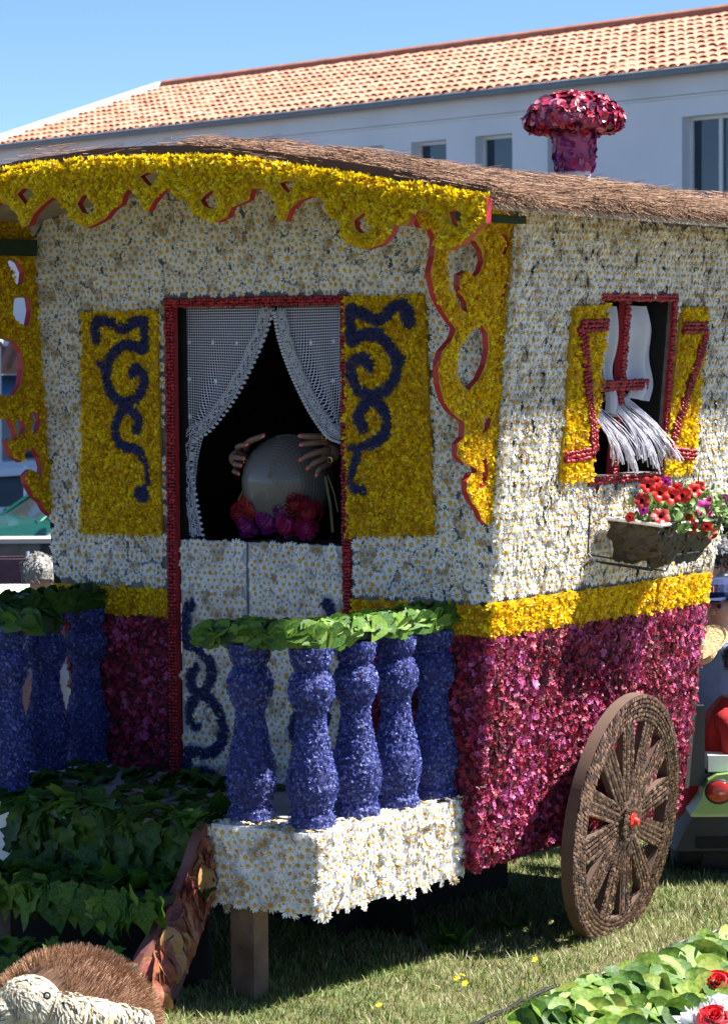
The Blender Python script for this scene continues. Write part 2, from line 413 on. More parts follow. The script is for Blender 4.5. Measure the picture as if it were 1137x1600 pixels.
# ================================================================== caravan
van = thing('caravan', W(1.1, .9, .33), 'flower covered caravan with white daisy walls, magenta base, yellow shutters and brown thatched roof', 'caravan')
DAISY_SLOTS = []       # (parent object, R, P) of every daisy of the caravan
ZF = 2.86              # wall top
def to_a(P): return np.array(P, float)
# --- openings and features on the front wall, in wall coordinates (a to the right, b up)
fh = lambda L: FP.hits(L)
door_out = fh([(262, 467), (545, 459), (553, 1235), (272, 1235)])
a0 = fh([(262, 600), (276, 600), (536, 600), (548, 600)])[:, 0]
dz_top = FP.hit(400, 464)[1]; dz_in = FP.hit(400, 478)[1]; dz_mid = FP.hit(400, 841)[1]; z_floor = .60
OL, IL, IR, OR = a0
shL = fh([(134, 487), (250, 485), (257, 835), (132, 833)]); shR = fh([(542, 463), (667, 460), (681, 835), (547, 838)])
band_t = 1.375; band_b = 1.255; skirt_b = .33
def roof_z(u):                                  # arch over u
    a = -u
    return float(np.interp(a, [-2.9, -2.5, -2.1, -1.75, -1.3, -1.0, -.68, -.26, .06, .49], [2.86, 2.96, 3.05, 3.10, 3.13, 3.13, 3.11, 3.052, 2.998, 2.915]))
def rz(u, v): return 2.86+(roof_z(u)-2.86)*(1-.30*(max(0, v+.8)/2.4)**.75)
def ue(z): return np.interp(z, [.32, 1.369, 2.864, 2.95], [-.109, -.003, .136, .144])       # right edge of front wall (a)
def ul(z): return np.interp(z, [.32, 1.2, 1.3206, 2.858], [-2.06, -2.185, -2.27, -2.381])     # left edge
# walls as real boards with openings
wall_poly = [(ul(.33), .33), (OL, .33), (OL, dz_top), (OR, dz_top), (OR, .33), (ue(.33), .33), (ue(2.93), 2.93)]+[(a_, roof_z(-a_)-.035) for a_ in np.linspace(.10, -2.3, 14)]+[(ul(ZF), ZF), (ul(1.33), 1.33)]
front = slab('front_wall', FP, wall_poly, -.05, 0, M['wallback'], van)
win = SP.hits([(945, 472), (1046, 470), (1030, 738), (920, 748)])
wa0, wa1, wb0, wb1 = .675, 1.245, .487, 1.213
SL = 1.86
sb = -(1.37-.33)*1.005; st = (2.935-1.37)*1.005
side = slab('side_wall', SP, [(.0, sb), (SL-.2, sb), (SL, .3), (SL+.05, st), (.0, st)], -.05, -.002, M['wallback'], van,
            holes=[[(wa0, wb0), (wa0, wb1), (wa1, wb1), (wa1, wb0)]])
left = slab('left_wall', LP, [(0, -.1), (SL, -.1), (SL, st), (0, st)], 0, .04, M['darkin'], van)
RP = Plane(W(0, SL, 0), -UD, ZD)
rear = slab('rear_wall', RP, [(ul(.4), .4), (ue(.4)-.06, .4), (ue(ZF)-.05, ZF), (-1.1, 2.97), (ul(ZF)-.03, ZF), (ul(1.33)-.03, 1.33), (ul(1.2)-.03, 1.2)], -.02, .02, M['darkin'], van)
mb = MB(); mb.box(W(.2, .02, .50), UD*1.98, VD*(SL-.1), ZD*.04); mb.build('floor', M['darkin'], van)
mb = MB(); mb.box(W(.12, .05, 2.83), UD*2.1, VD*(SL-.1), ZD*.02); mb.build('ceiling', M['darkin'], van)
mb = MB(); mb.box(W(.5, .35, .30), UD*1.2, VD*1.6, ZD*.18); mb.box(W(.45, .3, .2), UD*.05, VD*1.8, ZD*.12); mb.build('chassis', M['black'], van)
# inner lining added in near-black to paint the room's darkness
slab('shade_lining', FP, wall_poly, -.062, -.054, M['darkin'], van)
slab('shade_lining', SP, [(.06, sb), (SL-.2, sb), (SL, .3), (SL+.05, st), (.06, st)], -.062, -.054, M['darkin'], van, holes=[[(wa0, wb0), (wa0, wb1), (wa1, wb1), (wa1, wb0)]])
# --- bands
def quad(x0, x1, z0, z1, fl=ue, fr=ue): return [(x0, z0), (x1, z0), (x1, z1), (x0, z1)]
bandL = [(ul(band_b), band_b), (OL-.005, band_b), (OL-.005, band_t), (ul(band_t), band_t)]
bandR = [(OR+.005, band_b), (ue(band_b), band_b), (ue(band_t), band_t), (OR+.005, band_t)]
skirtL = [(ul(skirt_b), skirt_b), (OL-.005, skirt_b), (OL-.005, band_b), (ul(band_b), band_b)]
skirtR = [(OR+.005, skirt_b), (ue(skirt_b), skirt_b), (ue(band_b), band_b), (OR+.005, band_b)]
for q in (bandL, bandR):
    b = slab('yellow_band', FP, q, 0.001, .012, M['yback'], van); yellow_cover('yellow_petals', FP, q, b, .016)
bt = .02; bb = -.115
sband = [(-.005, bb), (SL-.10, bb), (SL-.09, bt), (-.005, bt)]
sskirt = [(-.01, sb), (SL-.21, sb), (SL-.10, bb), (-.01, bb)]
b = slab('yellow_band', SP, sband, 0, .012, M['yback'], van); yellow_cover('yellow_petals', SP, sband, b, .016)
def mag_cover(name, plane, poly, parent, h=.012, s=.0195, size=.0175):
    P = grid_in(poly, s, .3); n = len(P); X = plane.pts(P, h+rng.uniform(-.006, .012, n))
    return scatter(name, MAG, frames(n, plane.n, tilt=.35, size=size, sz=.25), X, [M['magenta']], parent)
nc = 420; tt = rng.uniform(sb, bb, nc); cn0 = unit(FP.n+SP.n)
corner_m = (frames(nc, cn0, tilt=.4, size=.022, sz=.2), SP.o+np.outer(tt, SP.e2)+cn0*.008+rng.normal(0, .006, (nc, 3)))
tt = rng.uniform(bb, bt, 60); corner_y = (frames(60, cn0, tilt=.4, size=.019, sz=.2), SP.o+np.outer(tt, SP.e2)+cn0*.012+rng.normal(0, .005, (60, 3)))
cs = slab('corner_batten', SP, [(.0, sb), (.02, sb), (.02, bt), (0, bt)], -.03, -.002, M['mback'], van)
scatter('magenta_florets', MAG, *corner_m, [M['magenta']], cs); scatter('yellow_petals', TUFT, *corner_y, [M['yellow']], cs)
for pl, q in ((FP, skirtL), (FP, skirtR), (SP, sskirt)):
    b = slab('magenta_skirt', pl, q, .001, .01, M['mback'], van); mag_cover('magenta_florets', pl, q, b)
# --- daisies on the walls
def daisies(plane, poly, parent, s=.036, size=.026, excl=(), paths=(), h=.004, rows=False, tilt=.12, slots=DAISY_SLOTS):
    P = grid_in(poly, s, .16 if not rows else .10, excl, rows)
    for pa, wd in paths: P = P[~near_path(P, pa, wd)]
    n = len(P); X = plane.pts(P, h+rng.uniform(0, .008, n)); R = frames(n, plane.n, tilt=tilt, size=size, sz=.15)
    for i in range(n): slots.append((parent, R[i], X[i]))
top_poly = [(ul(band_t)+.01, band_t+.012), (OL-.02, band_t+.012), (OL-.012, dz_top+.012), (OR+.012, dz_top+.012), (OR+.02, band_t+.012), (ue(band_t)-.005, band_t+.012), (ue(2.93)-.005, 2.93), (.05, 2.94)]+[(a_, roof_z(-a_)-.05) for a_ in np.linspace(-.05, -2.3, 12)]+[(ul(2.84)+.01, 2.84)]
daisies(FP, top_poly, front, excl=[shL, shR], s=.0345)
# side wall
def sh(L): return SP.hits(L)
sshL = np.array([(.37, .455), (.64, .455), (.66, 1.17), (.42, 1.17)]); 
sshL = sh([(868, 752), (917, 751), (942, 475), (890, 478)]); sshR = sh([(1029, 743), (1074, 738), (1100, 478), (1059, 480)])
fr_out = [(wa0-.03, wb0-.03), (wa1+.03, wb0-.03), (wa1+.03, wb1+.03), (wa0-.03, wb1+.03)]
side_poly = [(.005, bt+.012), (SL-.08, bt+.012), (SL, .3), (SL+.04, st-.05), (.005, st-.02)]
daisies(SP, side_poly, side, s=.031, size=.0255, excl=[sshL, sshR, fr_out], rows=True, tilt=.24)
# corner column of daisies
cn = unit(FP.n+SP.n)
for t in np.arange(.02, 1.55, .021):
    x = SP.o+SP.e2*t+cn*.004+rng.normal(0, .004, 3); DAISY_SLOTS.append((side, frames(1, cn, tilt=.35, size=.026)[0], x))
# --- shutters on the front
def hexp(L): return FP.hits(L)
swL = [([(158, 530), (156, 512), (161, 501), (180, 503), (199, 515), (218, 503), (232, 502), (233, 522), (232, 544), (216, 541), (203, 539), (188, 548), (178, 562), (174, 582), (176, 600), (182, 615), (199, 629), (220, 622), (231, 605), (232, 590), (227, 579), (218, 577), (214, 584)], .0135),
       ([(203, 632), (194, 648), (188, 665), (189, 682), (196, 695), (210, 699), (224, 705), (232, 718)], .012), ([(230, 710), (236, 730), (238, 752), (237, 760)], .006), ([(227, 771), (231, 772)], .021),
       ([(205, 636), (217, 646), (225, 658), (220, 671)], .013), ([(161, 565), (171, 579)], .006)]
swR = [([(644, 502), (645, 485), (636, 475), (624, 479), (610, 492), (597, 500), (585, 496), (570, 489), (554, 484), (555, 508), (555, 532), (567, 526), (580, 522), (594, 522), (606, 530), (618, 545), (627, 562), (625, 585), (616, 602), (602, 613), (587, 617), (572, 613), (561, 600), (555, 583), (558, 568), (568, 560), (580, 562), (585, 572)], .0145),
       ([(590, 622), (603, 636), (610, 652), (609, 672), (600, 686), (584, 694)], .014), ([(582, 694), (568, 700), (564, 715), (559, 733)], .010), ([(559, 730), (554, 750), (558, 762)], .007), ([(562, 763), (573, 766)], .012), ([(553, 701), (566, 702)], .007),
       ([(583, 625), (571, 640), (566, 653), (575, 668)], .0145), ([(636, 562), (622, 566)], .009), ([(645, 500), (643, 490)], .02)]
def blue_paths(L, sc=1.0): return [(smooth_path(FP.hits(p), 5) if len(p) > 3 else FP.hits(p), w*sc) for p, w in L]
def navy_cover(name, plane, poly, parent, paths, h, size=.0105, s=.0072):
    P = grid_in(poly, s, .2); m = np.zeros(len(P), bool)
    for pa, wd in paths: m |= near_path(P, pa, wd)
    P = P[m]; n = len(P); X = plane.pts(P, h+rng.uniform(-.002, .003, n))
    return scatter(name, BLU, frames(n, plane.n, tilt=.3, size=size, sz=.2), X, [M['navy']], parent)
for q, sw in ((shL, swL), (shR, swR)):
    s_ = slab('shutter', FP, q, .004, .022, M['yback'], van)
    pa = blue_paths(sw, 1.6)
    yellow_cover('yellow_petals', FP, q, s_, .026, s=.0185, paths=[(a, b+.003) for a, b in pa])
    navy_cover('blue_scroll', FP, q, s_, pa, .03)
# --- side shutters
def red_buds(name, plane, P, parent, h=.01, size=.0095):
    n = len(P); X = plane.pts(P, h)+rng.normal(0, .0012, (n, 3))
    return scatter(name, BALL, frames(n, plane.n, tilt=.5, size=size, sz=.15), X, [M['red']], parent)
def strip_pts(path, w, s):
    path = np.asarray(path, float); out = []
    for i in range(len(path)-1):
        d = path[i+1]-path[i]; L = np.linalg.norm(d); d = d/L; nn = arr(-d[1], d[0]); k = max(1, int(L/s)); r = max(1, int(round(2*w/s)))
        for j in range(k):
            for q in range(r): out.append(path[i]+d*(j+.5)/k*L+nn*((q+.5)/r*2-1)*w)
    return np.array(out)
rpL = sh([(939, 506), (897, 508), (903, 540), (906, 577), (910, 623), (915, 660), (918, 706), (873, 714)]); rpR = sh([(1056, 511), (1094, 510), (1090, 530), (1074, 582), (1057, 634), (1044, 675), (1037, 705), (1075, 710)])
for q, rp in ((sshL, rpL), (sshR, rpR)):
    s_ = slab('shutter', SP, q, .004, .022, M['yback'], van)
    pa = [(rp, .026)]
    yellow_cover('yellow_petals', SP, q, s_, .026, paths=pa)
    P = strip_pts(rp, .026, .0155); P = P[poly_in(P, arr(*q.mean(0))+(q-q.mean(0))*1.03)]
    red_buds('red_buds', SP, P, s_, .034, .010)
# --- door frame of red buds
def bar_pts(x0, x1, z0, z1, s=.0145):
    nx = max(1, int(round((x1-x0)/s))); nz = max(1, int(round((z1-z0)/s)))
    g = np.stack(np.meshgrid((np.arange(nx)+.5)/nx*(x1-x0)+x0, (np.arange(nz)+.5)/nz*(z1-z0)+z0), -1).reshape(-1, 2)
    return g+rng.normal(0, .001, g.shape)
mb = MB()
for (x0, x1, z0, z1) in ((OL, IL, .56, dz_in), (IR, OR, .56, dz_in), (OL, OR, dz_in, dz_top)):
    mb.box(FP.pt(x0+.002, z0, -.014), FP.e1*(x1-x0-.004), FP.e2*(z1-z0), FP.n*.026)
df = mb.build('door_frame', M['redpaint'], van)
P = np.concatenate([bar_pts(OL, IL, .56, dz_in), bar_pts(IR, OR, .56, dz_in), bar_pts(OL, OR, dz_in, dz_top)])
red_buds('red_buds', FP, P, df, .016, .0095)
# --- lower half doors
gap = FP.hit(385, 900)[0]
door_sw = [([(299, 944), (292, 955), (291, 972), (291, 1002), (303, 1012), (318, 1022), (330, 1043), (330, 1062), (320, 1078), (308, 1084), (299, 1072), (298, 1058), (305, 1045)], .020),
           ([(300, 1100), (308, 1087), (322, 1088), (336, 1103), (346, 1125), (349, 1145), (344, 1165), (332, 1175), (316, 1178), (295, 1174), (293, 1193), (293, 1221), (308, 1208), (325, 1207), (344, 1221)], .020),
           ([(297, 1100), (295, 1118), (303, 1133), (309, 1135)], .017)]
mir = lambda L: [([(808-x, y) for x, y in p], w) for p, w in L]
for (x0, x1, sw) in ((IL+.006, gap-.007, door_sw), (gap+.007, IR-.006, mir(door_sw))):
    q = np.array([(x0, z_floor-.03), (x1, z_floor-.03), (x1, dz_mid-.02), (x0, dz_mid-.02)])
    dl = slab('half_door', FP, q, -.035, -.008, M['doorback'], van)
    pa = blue_paths(sw, 1.15)
    q2 = q+np.array([(.014, 0), (-.012, 0), (-.012, -.005), (.014, -.005)])
    daisies(FP, q2, dl, s=.034, size=.025, paths=[(a, b+.008) for a, b in pa], h=-.004, rows=(sw is door_sw))
    navy_cover('blue_scroll', FP, q, dl, pa, -.002, .012, .009)
mb = MB(); mb.box(W(-IR+.0, .03, dz_mid-.10), UD*(IR-IL), VD*.22, ZD*.03); sill = mb.build('sill', M['wood'], van)
# door jamb depth, near-black to paint the opening's shade in
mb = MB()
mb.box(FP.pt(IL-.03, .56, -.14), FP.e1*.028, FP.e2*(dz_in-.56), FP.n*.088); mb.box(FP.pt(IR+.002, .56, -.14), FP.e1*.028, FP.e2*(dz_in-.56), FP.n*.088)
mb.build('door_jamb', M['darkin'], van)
# --- side window
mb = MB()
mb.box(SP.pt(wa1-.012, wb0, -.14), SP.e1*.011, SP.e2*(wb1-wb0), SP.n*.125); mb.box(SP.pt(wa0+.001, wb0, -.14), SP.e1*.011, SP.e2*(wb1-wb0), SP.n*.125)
mb.build('reveal_shade_liner', M['darkin'], van, kind='stuff')  # near-black liners added to paint shade into the window opening
mb = MB()
for (x0, x1, z0, z1) in ((wa0-.03, wa1+.03, wb1, wb1+.03), (wa1, wa1+.03, wb0, wb1), (wa0-.03, wa1+.03, wb0-.03, wb0), (wa0-.03, wa0, wb0, wb1)):
    mb.box(SP.pt(x0+.001, z0+.001, -.05), SP.e1*(x1-x0-.002), SP.e2*(z1-z0-.002), SP.n*.058)
wf = mb.build('window_frame', M['redpaint'], van)
P = np.concatenate([bar_pts(wa0-.03, wa1+.03, wb1, wb1+.03), bar_pts(wa1, wa1+.03, wb0, wb1), bar_pts(wa0-.03, wa1+.03, wb0-.03, wb0)])
red_buds('red_buds', SP, P, wf, .012, .0105)
mz = wb0+.375; mx = (wa0+wa1)/2-.05
mb = MB(); mb.box(SP.pt(mx-.018, wb0+.001, -.05), SP.e1*.036, SP.e2*(wb1-wb0-.002), SP.n*.03); v_ = mb.build('vertical_glazing_bar', M['redpaint'], van)
P = bar_pts(mx-.02, mx+.02, wb0, wb1); red_buds('red_buds', SP, P, v_, -.016, .0095)
mb = MB(); mb.box(SP.pt(wa0, mz-.018, -.049), SP.e1*(wa1-wa0-.13), SP.e2*.036, SP.n*.034); h_ = mb.build('horizontal_glazing_bar', M['redpaint'], van)
P = bar_pts(wa0, wa1-.13, mz-.022, mz+.022); red_buds('red_buds', SP, P, h_, -.01, .010)
# --- pick the 300 daisies that show largest, join the rest per parent
EXTRA = DAISY_SLOTS
D_ = np.array([np.linalg.norm(x-CAM) for _, _, x in DAISY_SLOTS]); facing = np.array([abs(np.dot(unit(r[:, 2]), unit(x-CAM))) for _, r, x in DAISY_SLOTS])
sc_ = D_/np.maximum(facing, .3)
vis = np.array([p.name != 'x' for p, _, _ in DAISY_SLOTS])
order = np.argsort(sc_); big = set(order[:300].tolist())
bypar = {}
for i, (p, r, x) in enumerate(DAISY_SLOTS): bypar.setdefault((p.name, i in big), []).append(i)
for (pn, isbig), I in bypar.items():
    p = bpy.data.objects[pn]; R = np.array([DAISY_SLOTS[i][1] for i in I]); X = np.array([DAISY_SLOTS[i][2] for i in I])
    if isbig: pieces('daisy', DAISY, R, X, [M['petal'], M['disc']], p)
    else: scatter('daisies', DAISY, R, X, [M['petal'], M['disc']], p)
# --- roof
RF = .80; RE = .49; RL = SL+.95
us = np.linspace(-RE, 2.3+.55, 40)
def roof_strip(h0, h1, v0, v1, name, m, parent, eu=0.0):
    uu = np.linspace(-RE-eu, 2.85, 40); vv = np.linspace(v0, v1, 9); V = []; F = []; nu, nv = len(uu), len(vv)
    for h in (h0, h1):
        for u in uu:
            for v in vv: V.append(W(u, v, rz(u, v)+h))
    n = nu*nv; ix = lambda i, j, k: k*n+i*nv+j
    for i in range(nu-1):
        for j in range(nv-1): F += [(ix(i, j, 0), ix(i+1, j, 0), ix(i+1, j+1, 0), ix(i, j+1, 0)), (ix(i, j, 1), ix(i, j+1, 1), ix(i+1, j+1, 1), ix(i+1, j, 1))]
        F += [(ix(i, 0, 0), ix(i, 0, 1), ix(i+1, 0, 1), ix(i+1, 0, 0)), (ix(i, nv-1, 0), ix(i+1, nv-1, 0), ix(i+1, nv-1, 1), ix(i, nv-1, 1))]
    for j in range(nv-1): F += [(ix(0, j, 0), ix(0, j+1, 0), ix(0, j+1, 1), ix(0, j, 1)), (ix(nu-1, j, 0), ix(nu-1, j, 1), ix(nu-1, j+1, 1), ix(nu-1, j+1, 0))]
    return smooth_ngon(name, V, F, m, parent)
roof = roof_strip(-.03, -.006, -RF+.02, RL, 'roof_board', M['underwood'], van)
thatch = roof_strip(-.004, .05, -RF-.0, RL, 'thatch_bed', M['twig'], van, .01)
# twigs combed down the slope, across the ridge
N = 30000
u = rng.uniform(-RE-.04, 2.85, N); v = -RF+rng.uniform(-.03, RL+RF, N); k = rng.random(N) < .35
u[k] = rng.uniform(-RE-.04, .9, k.sum())
z = np.array([rz(x, y) for x, y in zip(u, v)]); sl = np.array([(roof_z(x-.05)-roof_z(x+.05))/.1 for x in u])
lump = .052+.028*np.sin(v*7+3*u)*np.sin(u*5-v*2)+.016*np.sin(v*23+u*9)
X = C0+np.outer(u, UD)+np.outer(v, VD)+np.outer(z+lump+rng.uniform(-.015, .02, N), ZD)
dirn = -UD[None, :]*1+np.outer(sl, ZD)+VD[None, :]*(rng.normal(.45, .55, N))[:, None]+ZD*(rng.normal(.0, .07, N)+(rng.random(N) < .03)*.25)[:, None]
dirn /= np.linalg.norm(dirn, axis=1)[:, None]
zz = ZD+rng.normal(0, .4, (N, 3)); xx = np.cross(dirn, zz); xx /= np.linalg.norm(xx, axis=1)[:, None]; zz = np.cross(xx, dirn)
L_ = rng.uniform(.05, .17, N); wd = rng.uniform(.0018, .0042, N)
R = np.stack([xx*wd[:, None], dirn*L_[:, None], zz*wd[:, None]], -1)
scatter('thatch_twigs', [proto_twig()], R, X, [M['twig']], thatch)
# ragged eave fringe on the right side and front
N = 3500
v = rng.uniform(-RF, RL, N); u = -RE-rng.uniform(-.03, .02, N)
X = C0+np.outer(u, UD)+np.outer(v, VD)+np.outer(2.925+rng.uniform(-.02, .03, N), ZD)
dirn = -UD*1.0+ZD*rng.uniform(-1.1, .1, N)[:, None]+VD*rng.normal(.3, .7, N)[:, None]; dirn /= np.linalg.norm(dirn, axis=1)[:, None]
zz = ZD+rng.normal(0, .3, (N, 3)); xx = np.cross(dirn, zz); xx /= np.linalg.norm(xx, axis=1)[:, None]; zz = np.cross(xx, dirn)
R = np.stack([xx*.0026, dirn*rng.uniform(.03, .08, N)[:, None]*1.0, zz*.0026], -1)
scatter('eave_fringe', [proto_twig()], R, X, [M['twig']], thatch)
# wire netting that holds the thatch
mb = MB()
for i in range(34):
    vv = -RF+.05+i*.105
    for uu in np.arange(-RE+.03, 1.3, .16):
        uo = uu+(.08 if i % 2 else 0)
        if rng.random() < .55:
            p = W(uo, vv, rz(uo, vv)+.086+rng.uniform(-.01, .012)); q = W(uo+.055+rng.uniform(-.02, .02), vv+.05, rz(uo+.05, vv)+.09+rng.uniform(-.01, .015)); r = W(uo+.10, vv+.06+rng.uniform(-.02, .03), rz(uo+.09, vv)+.082)
            mb.tube([p, (p+q)/2+ZD*rng.uniform(0, .012), q, r], .0016, 4, cap=False)
mb.build('wire_netting', M['steel'], thatch, kind='stuff')
# dark soffit cloth between the roof and the wall
mb = MB()
mb.box(W(-RE+.2, -RF+.05, 2.855), UD*.05, VD*(RF-.25), ZD*.03)
mb.box(W(2.30, -RF+.05, 2.80), UD*.05, VD*(RF-.1), ZD*.07)
mb.build('soffit_beam', M['darkgreen'], van)
# --- yellow fascia with scrolls
GP = Plane(W(0, -RF-.03, 0), -UD, ZD)
fas = [(-60, 276), (0, 270), (45, 262), (88, 254), (150, 250), (218, 247), (300, 245), (352, 247), (420, 256), (491, 266), (550, 275), (602, 284), (680, 294), (749, 304), (761, 310),
       (759, 348), (749, 354), (736, 366), (723, 381), (701, 390), (688, 388), (676, 383), (684, 366), (686, 350), (676, 335), (664, 329), (653, 330), (643, 334), (641, 343), (635, 353), (616, 351), (613, 362), (598, 381), (572, 390), (546, 383), (533, 370), (530, 352), (527, 342), (513, 340), (505, 312), (487, 305), (467, 314), (454, 326), (446, 346), (432, 344), (431, 318), (422, 303), (409, 294), (393, 295), (389, 312), (376, 318), (362, 323), (355, 339), (338, 347), (317, 342), (299, 332), (295, 318), (278, 307), (264, 293), (250, 302), (239, 316), (231, 331), (223, 327), (220, 312), (211, 302), (200, 295), (193, 305), (190, 318), (176, 327), (165, 341), (151, 349), (134, 356), (121, 349), (109, 335), (102, 323), (83, 307), (65, 321), (53, 334), (45, 351), (34, 355), (26, 335), (14, 321), (0, 316), (-20, 330), (-45, 345), (-60, 330)]
holes = [[(27, 303), (36, 294), (50, 295), (52, 303), (44, 312), (40, 320)], [(121, 318), (128, 306), (134, 303), (140, 314), (150, 322), (147, 330), (138, 335), (128, 331)], [(219, 275), (230, 269), (249, 272), (243, 282), (234, 291), (227, 285)],
         [(313, 312), (322, 303), (332, 296), (334, 308), (344, 315), (338, 324), (328, 326), (318, 321)], [(437, 286), (447, 283), (461, 283), (461, 292), (450, 301), (444, 296)], [(553, 344), (562, 337), (571, 330), (569, 344), (580, 355), (574, 363), (562, 364), (555, 356)], [(702, 331), (712, 327), (720, 333), (720, 345), (713, 355), (706, 348)]]
fq = GP.hits(fas); fho = [GP.hits(h) for h in holes]
fas_o = slab('yellow_fascia', GP, fq, -.032, 0, M['yback'], van, holes=fho, side_mat=M['redpaint'])
M['lityellow'] = mat('lit_yellow_petal', [(.66, .42, .003), (.88, .66, .004), (.92, .76, .008), (.93, .84, .05)], .35, attr=True, transl=.42)  # lighter yellow copy, paints the fascia's sunlit look into its petals
def cover_holes(plane, q, ho, parent, h, s=.0155, size=.0165):
    P = grid_in(q, s, .3, [(np.asarray(h_)-np.mean(h_, 0))*1.12+np.mean(h_, 0) for h_ in ho]); P = P[~near_path(P, np.vstack([q, q[:1]]), .006)]
    for h_ in ho: P = P[~near_path(P, np.vstack([h_, h_[:1]]), .012)]
    n = len(P); X = plane.pts(P, h+rng.uniform(-.003, .014, n))
    return scatter('yellow_petals', TUFT, frames(n, plane.n+ZD*.55+SP.n*.3, tilt=.6, size=size, sz=.2), X, [M['lityellow']], parent)
cover_holes(GP, fq, fho, fas_o, .006)
# loose petals on the top edge of the fascia
tp = GP.hits(smooth_path([(-40, 272), (88, 254), (218, 247), (352, 247), (491, 266), (602, 284), (755, 306)], 60)); X = GP.pts(tp[rng.integers(0, len(tp), 700)], rng.uniform(-.045, .004, 700))+ZD*.004
scatter('yellow_petals', TUFT, frames(700, ZD, tilt=.6, size=.018, sz=.2), X, [M['lityellow']], fas_o)
# --- corner brackets
BR = Plane(SP.o+SP.n*-.03, SP.e1, SP.e2)
br = [(806, 338), (800, 420), (793, 520), (788, 600), (780, 700), (772, 795), (767, 817), (760, 820), (752, 812), (746, 796), (736, 784), (729, 768), (729, 752), (736, 740), (745, 738), (744, 730), (737, 728), (724, 724), (714, 712), (714, 694), (724, 684), (726, 660), (716, 654), (703, 642), (693, 626), (686, 600), (684, 572), (690, 549), (700, 538), (708, 528), (712, 514), (703, 502), (692, 486), (680, 462), (672, 426), (678, 400), (680, 372), (672, 356), (658, 356), (650, 340), (640, 322), (806, 322)]
bh = [[(700, 398), (712, 384), (728, 374), (742, 376), (752, 392), (755, 408), (750, 424), (742, 433), (727, 424), (718, 430), (717, 446), (722, 462), (728, 472), (730, 488), (722, 484), (713, 470), (703, 450), (698, 425)],
      [(724, 532), (735, 517), (752, 508), (761, 520), (763, 545), (758, 570), (748, 592), (732, 610), (722, 602), (714, 585), (714, 558)], [(765, 632), (769, 648), (764, 668), (753, 680), (756, 655)], [(754, 706), (762, 722), (762, 745), (754, 762), (748, 765), (752, 740)],
      [(784, 365), (792, 366), (795, 380), (790, 396), (783, 402), (788, 384)], [(788, 432), (792, 440), (788, 465), (781, 482), (784, 455)]]
bq = BR.hits(br); bho = [BR.hits(h) for h in bh]
bro = slab('corner_bracket', BR, bq, -.026, 0, M['yback'], van, holes=bho, side_mat=M['redpaint'])
def inset(q, k): 
    c = np.mean(q, 0); return (np.asarray(q)-c)*k+c
P = grid_in(bq, .019, .3, [inset(h, 1.1) for h in bho]); P = P[~near_path(P, np.vstack([bq, bq[:1]]), .004)]
n = len(P); scatter('yellow_petals', TUFT, frames(n, BR.n, tilt=.35, size=.017, sz=.2), BR.pts(P, .004+rng.uniform(-.003, .006, n)), [M['yellow']], bro)
BL = Plane(LP.o+LP.n*.02, LP.e1, LP.e2)
bl = [(50, 372), (60, 420), (66, 520), (74, 620), (82, 700), (90, 800), (87, 808), (78, 804), (70, 796), (64, 784), (54, 776), (42, 756), (39, 742), (48, 733), (58, 738), (60, 752), (64, 745), (66, 730), (62, 714), (52, 700), (44, 700), (38, 711), (34, 722), (18, 712), (11, 688), (17, 684), (28, 692), (22, 668), (17, 656), (0, 652), (-40, 640), (-90, 560), (-130, 470), (-170, 400), (-170, 345), (45, 345)]
blh = [[(12, 408), (22, 404), (31, 410), (38, 425), (36, 442), (27, 446), (20, 434)], [(22, 466), (32, 464), (46, 464), (49, 485), (44, 512), (30, 505), (20, 494)], [(-30, 560), (-10, 532), (8, 528), (24, 534), (34, 550), (36, 575), (32, 600), (22, 617), (4, 618), (-15, 605), (-28, 585)], [(49, 640), (58, 640), (64, 655), (60, 672), (52, 680), (47, 672), (52, 660)], [(24, 655), (36, 655), (40, 668), (36, 680), (28, 678)]]
lq = BL.hits(bl); lho = [BL.hits(h) for h in blh]
blo = slab('corner_bracket', BL, lq, -.03, 0, M['yback'], van, holes=lho, side_mat=M['redpaint'])
P = grid_in(lq, .019, .3, [inset(h, 1.1) for h in lho]); P = P[~near_path(P, np.vstack([lq, lq[:1]]), .004)]
n = len(P); scatter('yellow_petals', TUFT, frames(n, BL.n, tilt=.35, size=.017, sz=.2), BL.pts(P, .004+rng.uniform(-.003, .006, n)), [M['yellow']], blo)
# --- toadstool-shaped chimney
def chim_pt(px, py, v=1.6, u=.6): return Plane(W(u, v, 0), -FW*[1, 1, 0], ZD) if 0 else None
CU = Plane(W(.6, 1.62, 0), arr(1, 0, 0), ZD)
c_ = CU.pt(*CU.hit(897, 285)); zc = lambda y: CU.pt(*CU.hit(897, y))[2]
k_ = (CU.hit(997, 285)[0]-CU.hit(897, 285)[0])/100      # metres per pixel here
mb = MB(); mb.lathe(arr(c_[0], c_[1], zc(300)), ZD, [(k_*27, 0), (k_*25, zc(262)-zc(300))], 20); stem0 = mb.build('chimney_pipe', mat('pale_bucket', [(.55, .56, .58), (.65, .62, .62)], .5, noise=9), van)
prof = [(k_*26, zc(268)), (k_*29, zc(245)), (k_*30, zc(215)), (k_*34, zc(204)), (k_*62, zc(203)), (k_*74, zc(196)), (k_*76, zc(186)), (k_*66, zc(170)), (k_*48, zc(157)), (k_*25, zc(149)), (.01, zc(147))]
mb = MB(); mb.lathe(arr(c_[0], c_[1], 0), ZD, prof, 28); chim = mb.build('chimney', mat('purple_foam', [(.42, .12, .24), (.30, .03, .13)], .7, noise=5), van)
